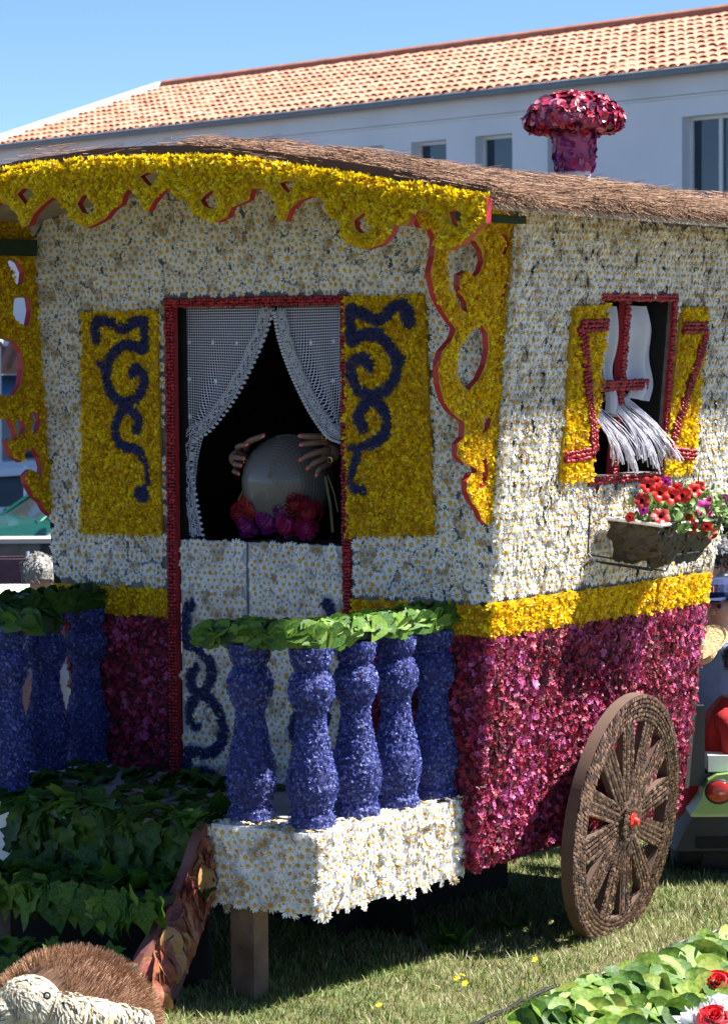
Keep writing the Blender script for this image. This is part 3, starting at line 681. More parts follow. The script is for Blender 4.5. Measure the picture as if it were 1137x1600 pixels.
def chim_cover():
    X = []; Nn = []
    for _ in range(2600):
        t = rng.random(); i = rng.integers(0, len(prof)-1); (r0, z0), (r1, z1) = prof[i], prof[i+1]
        seg = math.hypot(r1-r0, z1-z0)*(r0+r1)
        if rng.random() > seg/(.04): continue
        a = rng.uniform(0, 2*math.pi); r = r0+(r1-r0)*t; z = z0+(z1-z0)*t; nn = unit(arr(math.cos(a)*(z1-z0), math.sin(a)*(z1-z0), r0-r1))
        ang = math.degrees(a) % 360
        if z < zc(212) and 265 < ang < 315 and rng.random() < .75: continue
        X.append(arr(c_[0]+r*math.cos(a), c_[1]+r*math.sin(a), z)); Nn.append(nn)
    return np.array(X), np.array(Nn)
X, Nn = chim_cover(); up = X[:, 2] > zc(206)
PET = [(np.array([(-.3, -1, 0), (.3, -1, 0), (.7, .1, .15), (.3, .9, .3), (-.3, .9, .3), (-.7, .1, .15), (0, 0, -.05)], float), np.array([(6, i, (i+1) % 6) for i in range(6)]), np.zeros(6, int))]
M['crimson'] = mat('crimson_petals', [(.03, .008, .03), (.18, .008, .03), (.34, .015, .045), (.50, .03, .05), (.50, .22, .28)], .22, attr=True, coat=.3)
M['purple'] = mat('purple_petals', [(.10, .008, .10), (.22, .02, .18), (.30, .03, .12), (.40, .06, .2)], .35, attr=True)
scatter('crimson_petals', PET, frames(int(up.sum()), Nn[up]+ZD*.2, tilt=.35, size=.022, sz=.25), X[up]+Nn[up]*.006, [M['crimson']], chim)
scatter('purple_petals', PET, frames(int((~up).sum()), Nn[~up], tilt=.4, size=.019, sz=.25), X[~up]+Nn[~up]*.006, [M['purple']], chim)
# --- wheel
wc_pl = Plane(SP.o+SP.n*.16, SP.e1, SP.e2)
d1 = unit(arr(.485, .874, 0)); d2 = unit(arr(.105, -.045, 1)-np.dot(arr(.105, -.045, 1), d1)*d1); dn = unit(np.cross(d1, d2))
hub = CAM+ray(979, 1281)*(12.0/FPX)
WP = Plane(hub, d1, d2)
RO = .528; RI = .415; TH = .05
mb = MB(); n = 180; V = []; F = []
for i in range(n):
    a = 2*math.pi*i/n; c, s = math.cos(a), math.sin(a)
    for (r, h) in ((RI, 0), (RO, 0), (RO, -TH), (RI, -TH)): V.append(WP.pt(r*c, r*s, h))
for i in range(n):
    j = (i+1) % n
    for q in range(4): F.append((4*i+q, 4*i+(q+1) % 4, 4*j+(q+1) % 4, 4*j+q))
wheel = smooth_ngon('wheel', V, [f[::-1] for f in F], M['brownfoam'], van)
mb = MB(); mb.lathe(WP.pt(0, 0, -TH), WP.n, [(.085, 0), (.085, TH+.01), (.05, TH+.02)], 24); hubo = mb.build('hub', M['brownfoam'], wheel)
def scales(P2, h, parent, dirs, s=.0128):
    n = len(P2); X = WP.pts(P2, h)
    e = dirs[:, :1]*WP.e1+dirs[:, 1:]*WP.e2; z = WP.n+rng.normal(0, .12, (n, 3)); z /= np.linalg.norm(z, axis=1)[:, None]
    y = e-(e*z).sum(1)[:, None]*z; y /= np.linalg.norm(y, axis=1)[:, None]; x = np.cross(y, z); sz = s*(1+rng.normal(0, .12, n))
    scatter('cone_scales', [proto_scale()], np.stack([x, y, z], -1)*sz[:, None, None], X, [M['scale']], parent)
P = []; Dd = []
for r in np.arange(RI+.011, RO, .0185):
    k = int(2*math.pi*r/.0165)
    for i in range(k):
        a = 2*math.pi*(i+rng.uniform(-.1, .1))/k; rr = r+rng.normal(0, .0012); P.append((rr*math.cos(a), rr*math.sin(a))); Dd.append((math.cos(a+1.9), math.sin(a+1.9)))
scales(np.array(P), .003, wheel, np.array(Dd))
for i in range(12):
    a = 2*math.pi*i/12+.20; e = arr(math.cos(a), math.sin(a)); t = arr(-e[1], e[0]); w0, w1 = .034, .050
    V = []
    for (r, w_) in ((.05, w0), (RI+.01, w1)):
        for sgn in (-1, 1):
            for h in (-.004, -TH+.02): V.append(WP.pt(*(e*r+t*w_*sgn), h))
    F = [(0, 2, 6, 4), (1, 5, 7, 3), (0, 4, 5, 1), (2, 3, 7, 6), (4, 6, 7, 5), (0, 1, 3, 2)]
    sp_ = smooth_ngon('spoke', V, F, M['brownfoam'], wheel)
    P = []; Dd = []
    for row in range(5):
        for r in np.arange(.075, RI, .0165):
            w_ = w0+(w1-w0)*(r/RI); o_ = (row-2)/2*w_*.95
            q = e*(r+rng.normal(0, .001)+.008*(row % 2))+t*o_; P.append(q); Dd.append(e*(1 if row % 2 else -1))
    # joined straight into the spoke's own mesh level is not possible: scales of one spoke stay one part of the wheel
    hh = .0+.012*(1-abs(0)); scales(np.array(P), .0, wheel, np.array(Dd))
P = np.array([(r*math.cos(a), r*math.sin(a)) for r in (.015, .032, .05, .068, .084) for a in np.arange(0, 6.28, .0165/r)]); scales(P, .022, wheel, np.stack([np.cos(rng.uniform(0, 6, len(P))), np.sin(rng.uniform(0, 6, len(P)))], -1))
mb = MB(); mb.lathe(WP.pt(0, .0, .02), WP.n, [(.034, 0), (.034, .012), (.02, .02), (.012, .035)], 16); mb.build('hub_cap', mat('glossy_red', [(.6, .02, .01)], .2), wheel)
mb = MB(); mb.tube([WP.pt(0, 0, -TH), WP.pt(-.02, 0, -.16)], .03, 12); mb.build('axle', mat('orange_red_axle', [(.55, .04, .02)], .4), wheel)
# far-side wheel
mb = MB(); mb.lathe(W(2.15, .9, .5), UD, [(.45, 0), (.5, .01), (.5, .08), (.45, .09)], 32); mb.build('far_wheel', M['brownfoam'], van)
# ================================================================== porch: balustrades, platform, steps
BALP = [(.086, 0), (.086, .03), (.070, .045), (.080, .08), (.096, .14), (.090, .20), (.064, .30), (.050, .38), (.052, .42), (.082, .48), (.087, .52), (.070, .56), (.050, .58), (.072, .61), (.080, .665)]
def leaf_pieces(name, plist, parent, mats, protos):
    """plist: (pos, tip direction, face normal, length)"""
    R = []; X = []
    for p, d, n, L in plist:
        d = unit(d); n = np.asarray(n, float); n = unit(n-np.dot(n, d)*d); x = np.cross(d, n); R.append(np.stack([x, d, n], -1)*L); X.append(p)
    return pieces(name, protos, np.array(R), np.array(X), mats, parent)
IVY = [proto_leaf('ivy', i) for i in range(6)]; OVAL = [proto_leaf('oval', i) for i in range(5)]; FLAT = [proto_leaf('flat', i) for i in range(5)]; LONG = [proto_leaf('long', i) for i in range(5)]
BP_ = [(r*.94, h) for r, h in BALP]
def balustrade(side, label, dark):
    m = lambda u, v, z: W(u, v, z) if side > 0 else W(2.27-u, v, z)
    us_ = 1 if side > 0 else -1
    t = thing('balustrade', m(.36, -.6, .3), label, 'balustrade', 'balustrades on both sides of the porch steps')
    zt = .60; zb = .30; u0, u1, v0 = .138, .63, -.99
    out = [(u0, 0), (u0, v0), (u1, v0), (u1, v0+.2), (u0+.2, v0+.2), (u0+.2, 0)]
    V = [m(a, b, zb) for a, b in out]+[m(a, b, zt) for a, b in out]; F = [(0, 1, 2, 3, 4, 5), (11, 10, 9, 8, 7, 6)]+[(i, (i+1) % 6+0, (i+1) % 6+6, i+6) for i in range(6)]
    pl = smooth_ngon('plinth', V, F, M['white'], t)
    slots = []
    fp = Plane(m(0, v0, 0), -UD, ZD); o_ = 0 if side > 0 else 2.27
    fa = sorted([-(u0 if side > 0 else 2.27-u0), -(u1 if side > 0 else 2.27-u1)])
    daisies(fp, [(fa[0]-.01, zb-.01), (fa[1]+.01, zb-.01), (fa[1]+.01, zt), (fa[0]-.01, zt)], pl, s=.037, size=.029, tilt=.22, slots=slots)
    sbp = Plane(m(u0, 0, 0) if side > 0 else m(u1, 0, 0), VD, ZD)
    vr = (v0-.01, -.0) if side > 0 else (v0-.01, v0+.21)
    daisies(sbp, [(vr[0], zb-.01), (vr[1], zb-.01), (vr[1], zt), (vr[0], zt)], pl, s=.0345, size=.026, tilt=.3, slots=slots)
    tp_ = Plane(m(0, 0, zt), -UD, VD)
    f2 = lambda a: -(a if side > 0 else 2.27-a)
    poly = [(f2(a), b) for a, b in out]
    daisies(tp_, poly, pl, s=.038, size=.028, tilt=.3, slots=slots)
    if side > 0:
        for z in np.arange(zb, zt, .028): slots.append((pl, frames(1, unit(fp.n+sbp.n), tilt=.35, size=.028)[0], m(u0, v0, z)))
    D = np.array([np.linalg.norm(x-CAM) - (0 if np.dot(r[:, 2], CAM-x) > 0 else -5) for _, r, x in slots]); o = np.argsort(D); big = o[:290]; rest = o[290:]
    pieces('daisy', DAISY, np.array([slots[i][1] for i in big]), np.array([slots[i][2] for i in big]), [M['petal'], M['disc']], pl)
    if len(rest): scatter('daisies', DAISY, np.array([slots[i][1] for i in rest]), np.array([slots[i][2] for i in rest]), [M['petal'], M['disc']], pl)
    posts = [(.235, -.885), (.52, -.885), (.235, -.60), (.235, -.33), (.235, -.07)]
    base = None
    for (a, b) in posts:
        p = m(a, b, .615)
        mb = MB(); mb.lathe(p, ZD, BP_, 20); bo = mb.build('baluster', M['bback'], t)
        n = 4300; ti = rng.random(n)*.665; rr = np.interp(ti, [q[1] for q in BP_], [q[0] for q in BP_]); dr = (np.interp(ti+.01, [q[1] for q in BP_], [q[0] for q in BP_])-rr)/.01
        an = rng.random(n)*2*math.pi; rad = np.stack([np.cos(an), np.sin(an), 0*an], -1); nn = rad-np.outer(dr, ZD); nn /= np.linalg.norm(nn, axis=1)[:, None]
        X = p+rad*rr[:, None]+np.outer(ti, ZD)+nn*(.001+.005*rng.random(n)[:, None])
        scatter('blue_florets', BLU, frames(n, nn, tilt=.4, size=.0082, sz=.25), X, [M['blue']], bo)
    # handrail: foam core wrapped in large leaves
    zr = 1.325
    path = [m(.71, -.875, zr-.02), m(.5, -.885, zr-.005), m(.26, -.89, zr), m(.24, -.6, zr), m(.235, -.3, zr), m(.23, .0 if side < 0 else -.03, zr+.005)]
    path = [np.asarray(q) for q in path]; mb = MB()
    for i in range(len(path)-1):
        d = unit(path[i+1]-path[i]); x = unit(np.cross(d, ZD)); mb.box(path[i]-x*.065-ZD*.034-d*.03*(i > 0), d*(np.linalg.norm(path[i+1]-path[i])+.02), x*.13, ZD*.065+ZD*.0007*i)
    hr = mb.build('handrail', M['darkgreen'], t)
    L = []; sp_ = smooth_path(path, 12); cum = np.r_[0, np.cumsum(np.linalg.norm(np.diff(sp_, axis=0), axis=1))]
    for k in range(295):
        s = rng.uniform(-.03, cum[-1]) if k > 50 else rng.uniform(.36, .56); p = np.array([np.interp(s, cum, sp_[:, c]) for c in range(3)]); j = min(len(sp_)-2, np.searchsorted(cum, s)); d = unit(sp_[max(j, 1)]-sp_[max(j, 1)-1]); x = unit(np.cross(d, ZD))
        ang = rng.uniform(-.5, math.pi+.5); nrm = unit(x*math.cos(ang)+ZD*math.sin(ang)*1.2); off = x*math.cos(ang)*.074+ZD*(math.sin(ang)*.036-.002)
        tip = -d*rng.uniform(.5, 1.2)+x*math.cos(ang)*.25-ZD*.35*abs(math.cos(ang))+rng.normal(0, .16, 3); tip = tip-np.dot(tip, nrm)*nrm*.85; ln = rng.uniform(.085, .125)
        L.append((p+off-unit(tip)*ln*.45+nrm*rng.uniform(.0, .008), tip, nrm+rng.normal(0, .07, 3), ln))
    leaf_pieces('leaf', L, hr, [M['leaf'] if not dark else M['leafshade']], FLAT)  # the shaded rail takes the darker leaf colour
    # timber leg under the plinth
    P0 = m(.52, -.90, -.08); mb = MB(); mb.box(P0+UD*-.055+VD*-.05, UD*.11, VD*.09, ZD*.375); mb.build('timber_leg', M['wood'], t)
    return t
bal_r = balustrade(1, 'sunlit porch balustrade with blue flower balusters on a white daisy plinth', False)
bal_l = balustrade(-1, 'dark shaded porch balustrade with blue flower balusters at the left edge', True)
# --- porch platform and steps
st_ = thing('porch_steps', W(1.15, -1.2, -.06), 'porch steps covered in large green ivy leaves before the half doors', 'steps')
ua, ub = .645, 1.625
mb = MB(); mb.box(W(ub, -1.0, .555), -UD*(ub-ua), VD*.97, ZD*.04); mb.box(W(.345, -.78, .556), UD*.3, VD*.75, ZD*.038); mb.box(W(1.63, -.78, .5565), UD*.3, VD*.75, ZD*.038); plat = mb.build('platform', mat('grey_board', [(.22, .22, .23), (.32, .32, .33)], .8, noise=8), st_)
mb = MB(); mb.box(W(ub, -1.3, .33), -UD*(ub-ua), VD*.31, ZD*.03); tr1 = mb.build('tread', M['darkgreen'], st_)
mb = MB(); mb.box(W(ub, -1.58, .10), -UD*(ub-ua), VD*.30, ZD*.03); tr2 = mb.build('tread', M['darkgreen'], st_)
mb = MB(); mb.box(W(ub, -.995, .36), -UD*(ub-ua), VD*.02, ZD*.195); ris = mb.build('riser', M['darkgreen'], st_)
mb = MB(); mb.box(W(ub, -1.0, .0), -UD*(ub-ua), VD*.02, ZD*.33); mb.build('dark_void_panel', M['darkin'], st_)  # near-black sheet stands in for the dark void behind the treads
def lay(parent, n, u0, u1, v0, v1, z, size, m, flat=.25):
    L = []
    for i in range(n):
        d = unit(arr(*rng.normal(0, 1, 2), 0))*.6+FP.n*.7+ZD*rng.normal(-.05, .15); L.append((W(rng.uniform(u0, u1), rng.uniform(v0, v1), z+rng.uniform(.004, .03)), d, ZD+rng.normal(0, flat, 3), size*rng.uniform(.7, 1.2)))
    leaf_pieces('leaf', L, parent, [m], IVY)
def hang(parent, n, u0, u1, v, z0, z1, size, m, ztop=None):
    L = []
    for i in range(n):
        z = rng.uniform(z0, z1); d = -ZD+UD*rng.normal(0, .25)+FP.n*rng.uniform(.0, .35); L.append((W(rng.uniform(u0, u1), v-rng.uniform(0, .03), z), d, FP.n+ZD*rng.uniform(.0, .7)+UD*rng.normal(0, .25), size*rng.uniform(.75, 1.2)))
    leaf_pieces('leaf', L, parent, [m], IVY)
lay(plat, 120, .9, 2.0, -.97, -.12, .60, .11, M['leafshade']); lay(plat, 18, .62, .95, -.97, -.5, .60, .09, M['leafshade'], .15)
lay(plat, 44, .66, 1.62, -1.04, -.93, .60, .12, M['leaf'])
hang(ris, 85, .66, 1.62, -1.0, .42, .60, .13, M['leafshade'])
lay(tr1, 64, .62, 1.62, -1.29, -1.05, .365, .12, M['leafshade'])
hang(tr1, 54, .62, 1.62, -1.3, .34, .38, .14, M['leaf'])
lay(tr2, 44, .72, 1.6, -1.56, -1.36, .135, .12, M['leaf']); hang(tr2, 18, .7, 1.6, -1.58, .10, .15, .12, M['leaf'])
# stringer clad in dry red-brown leaves
GP2 = Plane(W(.655, 0, 0), VD, ZD)
sq = GP2.hits([(318, 1285), (332, 1330), (330, 1400), (318, 1440), (300, 1490), (275, 1555), (240, 1592), (214, 1560), (205, 1530), (222, 1490), (246, 1450), (264, 1420), (276, 1390), (292, 1355), (305, 1315)])
stg = slab('stringer', GP2, sq, -.03, .012, mat('stringer_bark', [(.12, .04, .035), (.2, .08, .06)], .6, noise=9), st_)
spine = smooth_path(GP2.hits([(318, 1295), (300, 1355), (280, 1400), (262, 1440), (238, 1480), (222, 1520), (214, 1545)]), 8)
L = []
for k in range(150):
    i = min(len(spine)-2, int((k+.5)/150*len(spine))); a, b = spine[i]+rng.normal(0, .008, 2); d2_ = SP.e1*0+VD*rng.uniform(-.1, .45)-ZD*1.0+GP2.n*rng.uniform(.05, .5); L.append((GP2.pt(a+rng.uniform(-.02, .05), b-rng.uniform(-.02, .10), .014+rng.uniform(0, .02)), d2_, GP2.n+rng.normal(0, .3, 3)+VD*rng.uniform(-.6, .2), rng.uniform(.09, .15)))
leaf_pieces('dry_leaf', L, stg, [M['dryleaf']], LONG+OVAL[:1])
L = []
for k in range(30):
    i = rng.integers(0, len(spine)-3); a, b = spine[i]; dd = spine[i+2]-spine[i]; L.append((GP2.pt(a, b, .02), VD*dd[0]+ZD*dd[1]+rng.normal(0, .01, 3), GP2.n+ZD*.5+rng.normal(0, .2, 3)-VD*.5, rng.uniform(.08, .12)))
leaf_pieces('dry_leaf', L, stg, [M['dryleaf']], OVAL)

# ================================================================== curtains
def lace_mat():
    m = bpy.data.materials.new('lace_net'); m.use_nodes = True; t = m.node_tree; n = t.nodes; L = t.links
    b = n['Principled BSDF']; b.inputs['Base Color'].default_value = (.60, .63, .78, 1); b.inputs['Roughness'].default_value = .8
    uv = n.new('ShaderNodeUVMap'); sep = n.new('ShaderNodeSeparateXYZ'); L.new(uv.outputs[0], sep.inputs[0])
    def math_(op, a, b_=None):
        q = n.new('ShaderNodeMath'); q.operation = op
        for i, x in enumerate((a, b_)):
            if x is None: continue
            if isinstance(x, (int, float)): q.inputs[i].default_value = x
            else: L.new(x, q.inputs[i])
        return q.outputs[0]
    masks = []
    for c in ('X', 'Y'):
        f = math_('FRACT', math_('MULTIPLY', sep.outputs[c], 92.0)); masks.append(math_('LESS_THAN', f, .24))
    net = math_('MAXIMUM', masks[0], masks[1])
    # little woven diamonds
    def dia(fr, th):
        a = math_('ABSOLUTE', math_('SUBTRACT', math_('FRACT', math_('MULTIPLY', sep.outputs['X'], fr)), .5)); c = math_('ABSOLUTE', math_('SUBTRACT', math_('FRACT', math_('MULTIPLY', sep.outputs['Y'], fr*.8)), .5))
        return math_('LESS_THAN', math_('ADD', a, c), th)
    al = math_('MAXIMUM', net, dia(8.0, .075))
    tr = n.new('ShaderNodeBsdfTransparent'); mx = n.new('ShaderNodeMixShader'); L.new(al, mx.inputs[0]); L.new(tr.outputs[0], mx.inputs[1]); L.new(b.outputs[0], mx.inputs[2]); L.new(mx.outputs[0], n['Material Output'].inputs[0])
    return m
M['lace'] = lace_mat()
M['lacesolid'] = mat('lace_thread', [(.55, .57, .68), (.70, .72, .80)], .85, noise=60, transl=.2)
CP = Plane(W(0, .08, 0), -UD, ZD)
def curtain(label, outer, inner, folds, border):
    A = smooth_path(CP.hits(outer), 12); B = smooth_path(CP.hits(inner), 12)
    def resamp(P, n):
        c = np.r_[0, np.cumsum(np.linalg.norm(np.diff(P, axis=0), axis=1))]; s = np.linspace(0, c[-1], n); return np.stack([np.interp(s, c, P[:, 0]), np.interp(s, c, P[:, 1])], -1)
    n = 50; k = 36; A = resamp(A, n); B = resamp(B, n); V = []; UV = []; F = []
    for i in range(n):
        for j in range(k+1):
            t = j/k; p = A[i]*(1-t)+B[i]*t; h = .012*math.sin(t*folds*6.28+i*.05)*(.3+.7*i/n); V.append(CP.pt(p[0], p[1], h)); UV.append((p[0]+.02*math.sin(t*9)*i/n+3, p[1]+.06*t*i/n+.0))
    for i in range(n-1):
        for j in range(k): a = i*(k+1)+j; F.append((a, a+1, a+k+2, a+k+1))
    t = thing('lace_curtain', CP.pt(*B[-1]), label, 'curtain', 'lace curtains in the doorway')
    o = smooth_ngon('net', V, F, M['lace'], t, uv=UV, smooth=True)
    # lace border: open-work ribbon with flowers and scalloped loops
    bi = smooth_path(CP.hits(border), 10); bi = resamp(bi, 90); sgn = 1 if border[0][0] > outer[0][0] else -1
    mb = MB(); q = lambda i, o_: bi[i]+unit(arr(-(bi[min(i+1, 89)]-bi[max(i-1, 0)])[1], (bi[min(i+1, 89)]-bi[max(i-1, 0)])[0]))*o_*sgn
    for off, r in ((-.010, .0022), (-.018, .0015), (-.052, .0028), (-.060, .0013)):
        mb.tube([CP.pt(*q(i, off), .016+.004*math.sin(i*.5)) for i in range(90)], r, 4)
    mb.tube([CP.pt(*q(i, -.034+.012*math.sin(i*.9)), .018) for i in range(90)], .0022, 4); mb.tube([CP.pt(*q(i, -.034-.012*math.sin(i*.9)), .018) for i in range(90)], .0022, 4)
    for i in range(0, 90, 1):
        mb.tube([CP.pt(*q(i, -.010), .016), CP.pt(*q(i, -.052), .017)], .0009, 3)
    for i in range(3, 88, 7):
        c = q(i, -.035)
        for a in range(5): mb.ball(CP.pt(c[0]+.008*math.cos(a*1.257), c[1]+.008*math.sin(a*1.257), .02), (.0045, .003, .0045), 0, 6, 4)
    mb.build('lace_border', M['lacesolid'], t)
    mb = MB()
    for i in range(1, 90, 2):
        c = q(i, .002); mb.ball(CP.pt(c[0], c[1], .016), (.0085, .003, .0065), 0, 8, 5)
    mb.build('scalloped_edge', M['lacesolid'], t, kind='stuff')
    return t
curtain('left lace net curtain in the doorway, drawn aside and hanging down to the sill', [(284, 478), (286, 560), (289, 640), (291, 690), (291, 760), (291, 838)], [(431, 479), (408, 545), (368, 620), (322, 676), (306, 760), (318, 836)], 3, [(431, 484), (408, 548), (372, 620), (332, 672), (306, 690), (303, 735), (312, 790), (320, 836)])
curtain('right lace net curtain in the doorway, drawn aside with a scalloped lower edge', [(536, 476), (536, 550), (536, 620), (536, 684)], [(432, 479), (447, 560), (487, 632), (530, 686)], 3, [(432, 486), (440, 530), (458, 582), (486, 640), (514, 680), (533, 690)])
# string of tiny lights by the left jamb
mb = MB(); pts = [CP.pt(*CP.hit(x, y), .02) for x, y in [(279, 482), (281, 540), (279, 580), (283, 640), (281, 700), (284, 760), (281, 800), (288, 836)]]; mb.tube([p for p in pts], .0012, 4)
for p in pts[1:]: mb.tube([p, p+FP.e1*.025+ZD*.002], .002, 5)
tag(mb.build('string_lights', M['steel']), 'thin string of tiny fairy lights hanging by the left door jamb', 'string lights')
# ball wrapped in net, on a bed of crepe flowers
TP = Plane(W(0, .20, 0), -UD, ZD)
kpx = np.linalg.norm(TP.pt(*TP.hit(551, 745))-TP.pt(*TP.hit(451, 745)))/100*.87
bc = TP.pt(*TP.hit(450, 752))
def glassball():
    m = bpy.data.materials.new('netted_ball'); m.use_nodes = True; t = m.node_tree; n = t.nodes; L = t.links; b = n['Principled BSDF']; b.inputs['Base Color'].default_value = (.12, .115, .11, 1); b.inputs['Roughness'].default_value = .42; b.inputs['Coat Weight'].default_value = .3
    return m
mb = MB(); mb.ball(bc, 68*kpx, 0, 40, 28); ball = mb.build('crystal_ball', glassball(), smooth=True); tag(ball, 'large crystal ball wrapped in fine net, held between two hands in the doorway', 'crystal ball')
mb = MB(); r_ = 68.8*kpx
for i in range(1, 34):
    th = math.pi*i/34; mb.tube([bc+r_*(math.sin(th)*(math.cos(a)*FP.e1+math.sin(a)*ZD)+math.cos(th)*unit(FP.n+FP.e1*.25)*1.0) for a in np.linspace(0, 2*math.pi, 40)], .0008, 3, cap=False)
for j in range(44):
    a = 2*math.pi*j/44; mb.tube([bc+r_*(math.sin(th)*(math.cos(a)*FP.e1+math.sin(a)*ZD)+math.cos(th)*unit(FP.n+FP.e1*.25)) for th in np.linspace(.12, 1.9, 14)], .0008, 3, cap=False)
mb.build('net', mat('net_thread', [(.17, .155, .125), (.24, .22, .18)], .8, noise=30), ball, kind='stuff')
FL = [mat('coral_crepe', [(.42, .05, .045), (.60, .10, .09)], .6, noise=20), mat('purple_crepe', [(.16, .008, .13), (.30, .03, .25)], .6, noise=20), mat('dark_red_crepe', [(.20, .006, .015), (.34, .01, .03)], .6, noise=20), mat('magenta_crepe', [(.30, .01, .10), (.42, .02, .15)], .6, noise=20)]
def crepe(c, r, m, label, grp):
    mb = MB(); ax = unit(FP.n+rng.normal(0, .35, 3)+ZD*.3); x = unit(np.cross(ax, ZD)); y = np.cross(ax, x)
    for ring in range(6):
        k = 5+ring*2
        for i in range(k):
            a = 2*math.pi*(i+.5*(ring % 2))/k+rng.uniform(-.2, .2); rr = r*(.15+.15*ring); d = math.cos(a)*x+math.sin(a)*y; s = -math.sin(a)*x+math.cos(a)*y; h = r*(.75-.05*ring*ring*.8)
            w_ = rr*1.7/k*2+r*.08; V = [c+d*rr*.6-s*w_*.4+ax*(h-.5*r), c+d*rr*.6+s*w_*.4+ax*(h-.5*r), c+d*rr*1.05+s*w_*.7+ax*(h+.05*r), c+d*rr*1.18+ax*(h+.14*r), c+d*rr*1.05-s*w_*.7+ax*h]
            mb.add(V, [(0, 1, 2, 3, 4)])
    mb.ball(c, r*.62, 0, 10, 7)
    return tag(mb.build('crepe_flower', m), label, 'flower', grp)
spots = [(397, 788, 20, 0, 'coral rose on the left of the flower bed under the crystal ball'), (420, 812, 20, 1, 'violet crepe flower lowest below the coral rose'), (441, 792, 18, 1, 'violet crepe flower under the middle of the crystal ball'), (463, 786, 17, 2, 'dark red crepe flower right of the violet ones under the ball'), (482, 800, 18, 2, 'dark red crepe flower at the right end of the flower bed'),
         (376, 800, 16, 2, 'dark red crepe flower at the left end of the flower bed'), (388, 822, 17, 1, 'violet crepe flower at the bottom left of the flower bed'), (450, 820, 18, 3, 'magenta crepe flower at the bottom of the flower bed'), (478, 824, 16, 3, 'magenta crepe flower at the bottom right of the flower bed'), (420, 782, 15, 2, 'dark red crepe flower right beside the coral rose')]
TQ = lambda x, y, h: (lambda q: q.pt(*q.hit(x, y)))(Plane(W(0, .20-h, 0), -UD, ZD))
for x, y, r, m_, lb in spots: crepe(TQ(x, y, .10+rng.uniform(0, .03)), r*kpx*1.15, FL[m_], lb, 'crepe flowers under the crystal ball')
mb = MB(); mb.box(W(.62, .09, dz_mid-.06), UD*.75, VD*.35, ZD*.03); tag(mb.build('shelf_board', M['wood']), 'dark shelf board behind the half doors carrying ball and flowers', 'shelf')
mb = MB(); 
for x0, y0, x1, y1, r in ((508, 745, 520, 832, .007), (384, 748, 372, 782, .003), (512, 742, 528, 800, .003)): mb.tube([TQ(x0, y0, .02), TQ((x0+x1)/2+2, (y0+y1)/2, .04), TQ(x1, y1, .06)], r, 5)
tag(mb.build('ribbon', mat('straw_ribbon', [(.22, .17, .08)], .7), kind='stuff'), 'straw coloured ribbon ends trailing from the net of the crystal ball', 'ribbon')
# ================================================================== people
def skin_mesh(J, E, levels=2):
    me = bpy.data.meshes.new('t'); me.from_pydata([tuple(j[0]) for j in J], E, []); ob = bpy.data.objects.new('t', me); COL.objects.link(ob)
    ob.modifiers.new('s', 'SKIN'); sv = me.skin_vertices[0].data
    for i, j in enumerate(J):
        r = j[1]; r = (r, r) if np.isscalar(r) else r; sv[i].radius = r; sv[i].use_root = (i == 0)
    ob.modifiers['s'].use_smooth_shade = True
    m2 = ob.modifiers.new('b', 'SUBSURF'); m2.levels = levels
    dg = bpy.context.evaluated_depsgraph_get(); r = bpy.data.meshes.new_from_object(ob.evaluated_get(dg)); bpy.data.objects.remove(ob)
    V = np.array([v.co[:] for v in r.vertices]); F = [tuple(p.vertices) for p in r.polygons]; N = np.array([v.normal[:] for v in r.vertices]); bpy.data.meshes.remove(r)
    return V, F, N
M['skin'] = mat('skin', [(.42, .22, .15), (.50, .28, .20)], .5, noise=6); M['skinshade'] = mat('shaded_hand_skin', [(.15, .08, .055), (.20, .11, .08)], .5, noise=9)  # second, darker skin paints the room's shade onto the teller's hands
CL = {}
def cloth(name, c): 
    if name not in CL: CL[name] = mat(name, [tuple(x*.8 for x in c), c], .85, noise=14, bump=.3, bscale=30)
    return CL[name]
def finger(mb, p, d, n, L, r, bend, m=0):
    """tapered bent finger from p along d, bending towards -n; returns tip and its direction"""
    d = unit(d); n = unit(n); P = [p-d*r*1.2, p]; R = [r, r]; a = 0
    for k, f in enumerate((.45, .30, .25)):
        a += bend*(.6 if k == 0 else 1); dd = d*math.cos(a)-n*math.sin(a); P.append(P[-1]+dd*L*f); R.append(r*(.93-.1*k))
    P.append(P[-1]+dd*r*.45); R.append(r*.4); mb.tube(P, R, 8, m); return P[-2], dd
def hand(mb, wrist, d, n, s=1.0, bend=.3, thumb=1, m=0):
    """palm + five fingers; d = direction of fingers, n = back of the hand, thumb = side"""
    d = unit(d); n = unit(np.asarray(n, float)-np.dot(n, d)*d); x = np.cross(d, n)*thumb; tips = []
    L = .078*s
    P = [wrist-d*.02*s, wrist+d*.02*s, wrist+d*.06*s, wrist+d*L*1.06]; rings = []
    for p, (a, b) in zip(P, ((.026, .02), (.031, .017), (.040, .015), (.039, .012))):
        rings.append([p+x*a*s*math.cos(t)+n*b*s*math.sin(t) for t in np.linspace(0, 2*math.pi, 12, endpoint=False)])
    V = [v for r in rings for v in r]; F = []
    for i in range(3):
        for j in range(12): F.append((i*12+j, i*12+(j+1) % 12, i*12+12+(j+1) % 12, i*12+12+j))
    F += [tuple(range(12))[::-1], tuple(range(36, 48))]; mb.add(V, F, m)
    for k, (o, l, r) in enumerate(((.030, .070, .0088), (.010, .080, .0090), (-.010, .074, .0086), (-.029, .058, .0076))):
        tips.append(finger(mb, wrist+d*L+x*o*s, d+x*o*3, n, l*s, r*s, bend*(1+.08*k), m)+(r*s,))
    tips.append(finger(mb, wrist+d*.022*s+x*.030*s, d*.6+x*.8, n, .062*s, .0098*s, bend*.5, m)+(.0098*s,))
    return tips, n, x
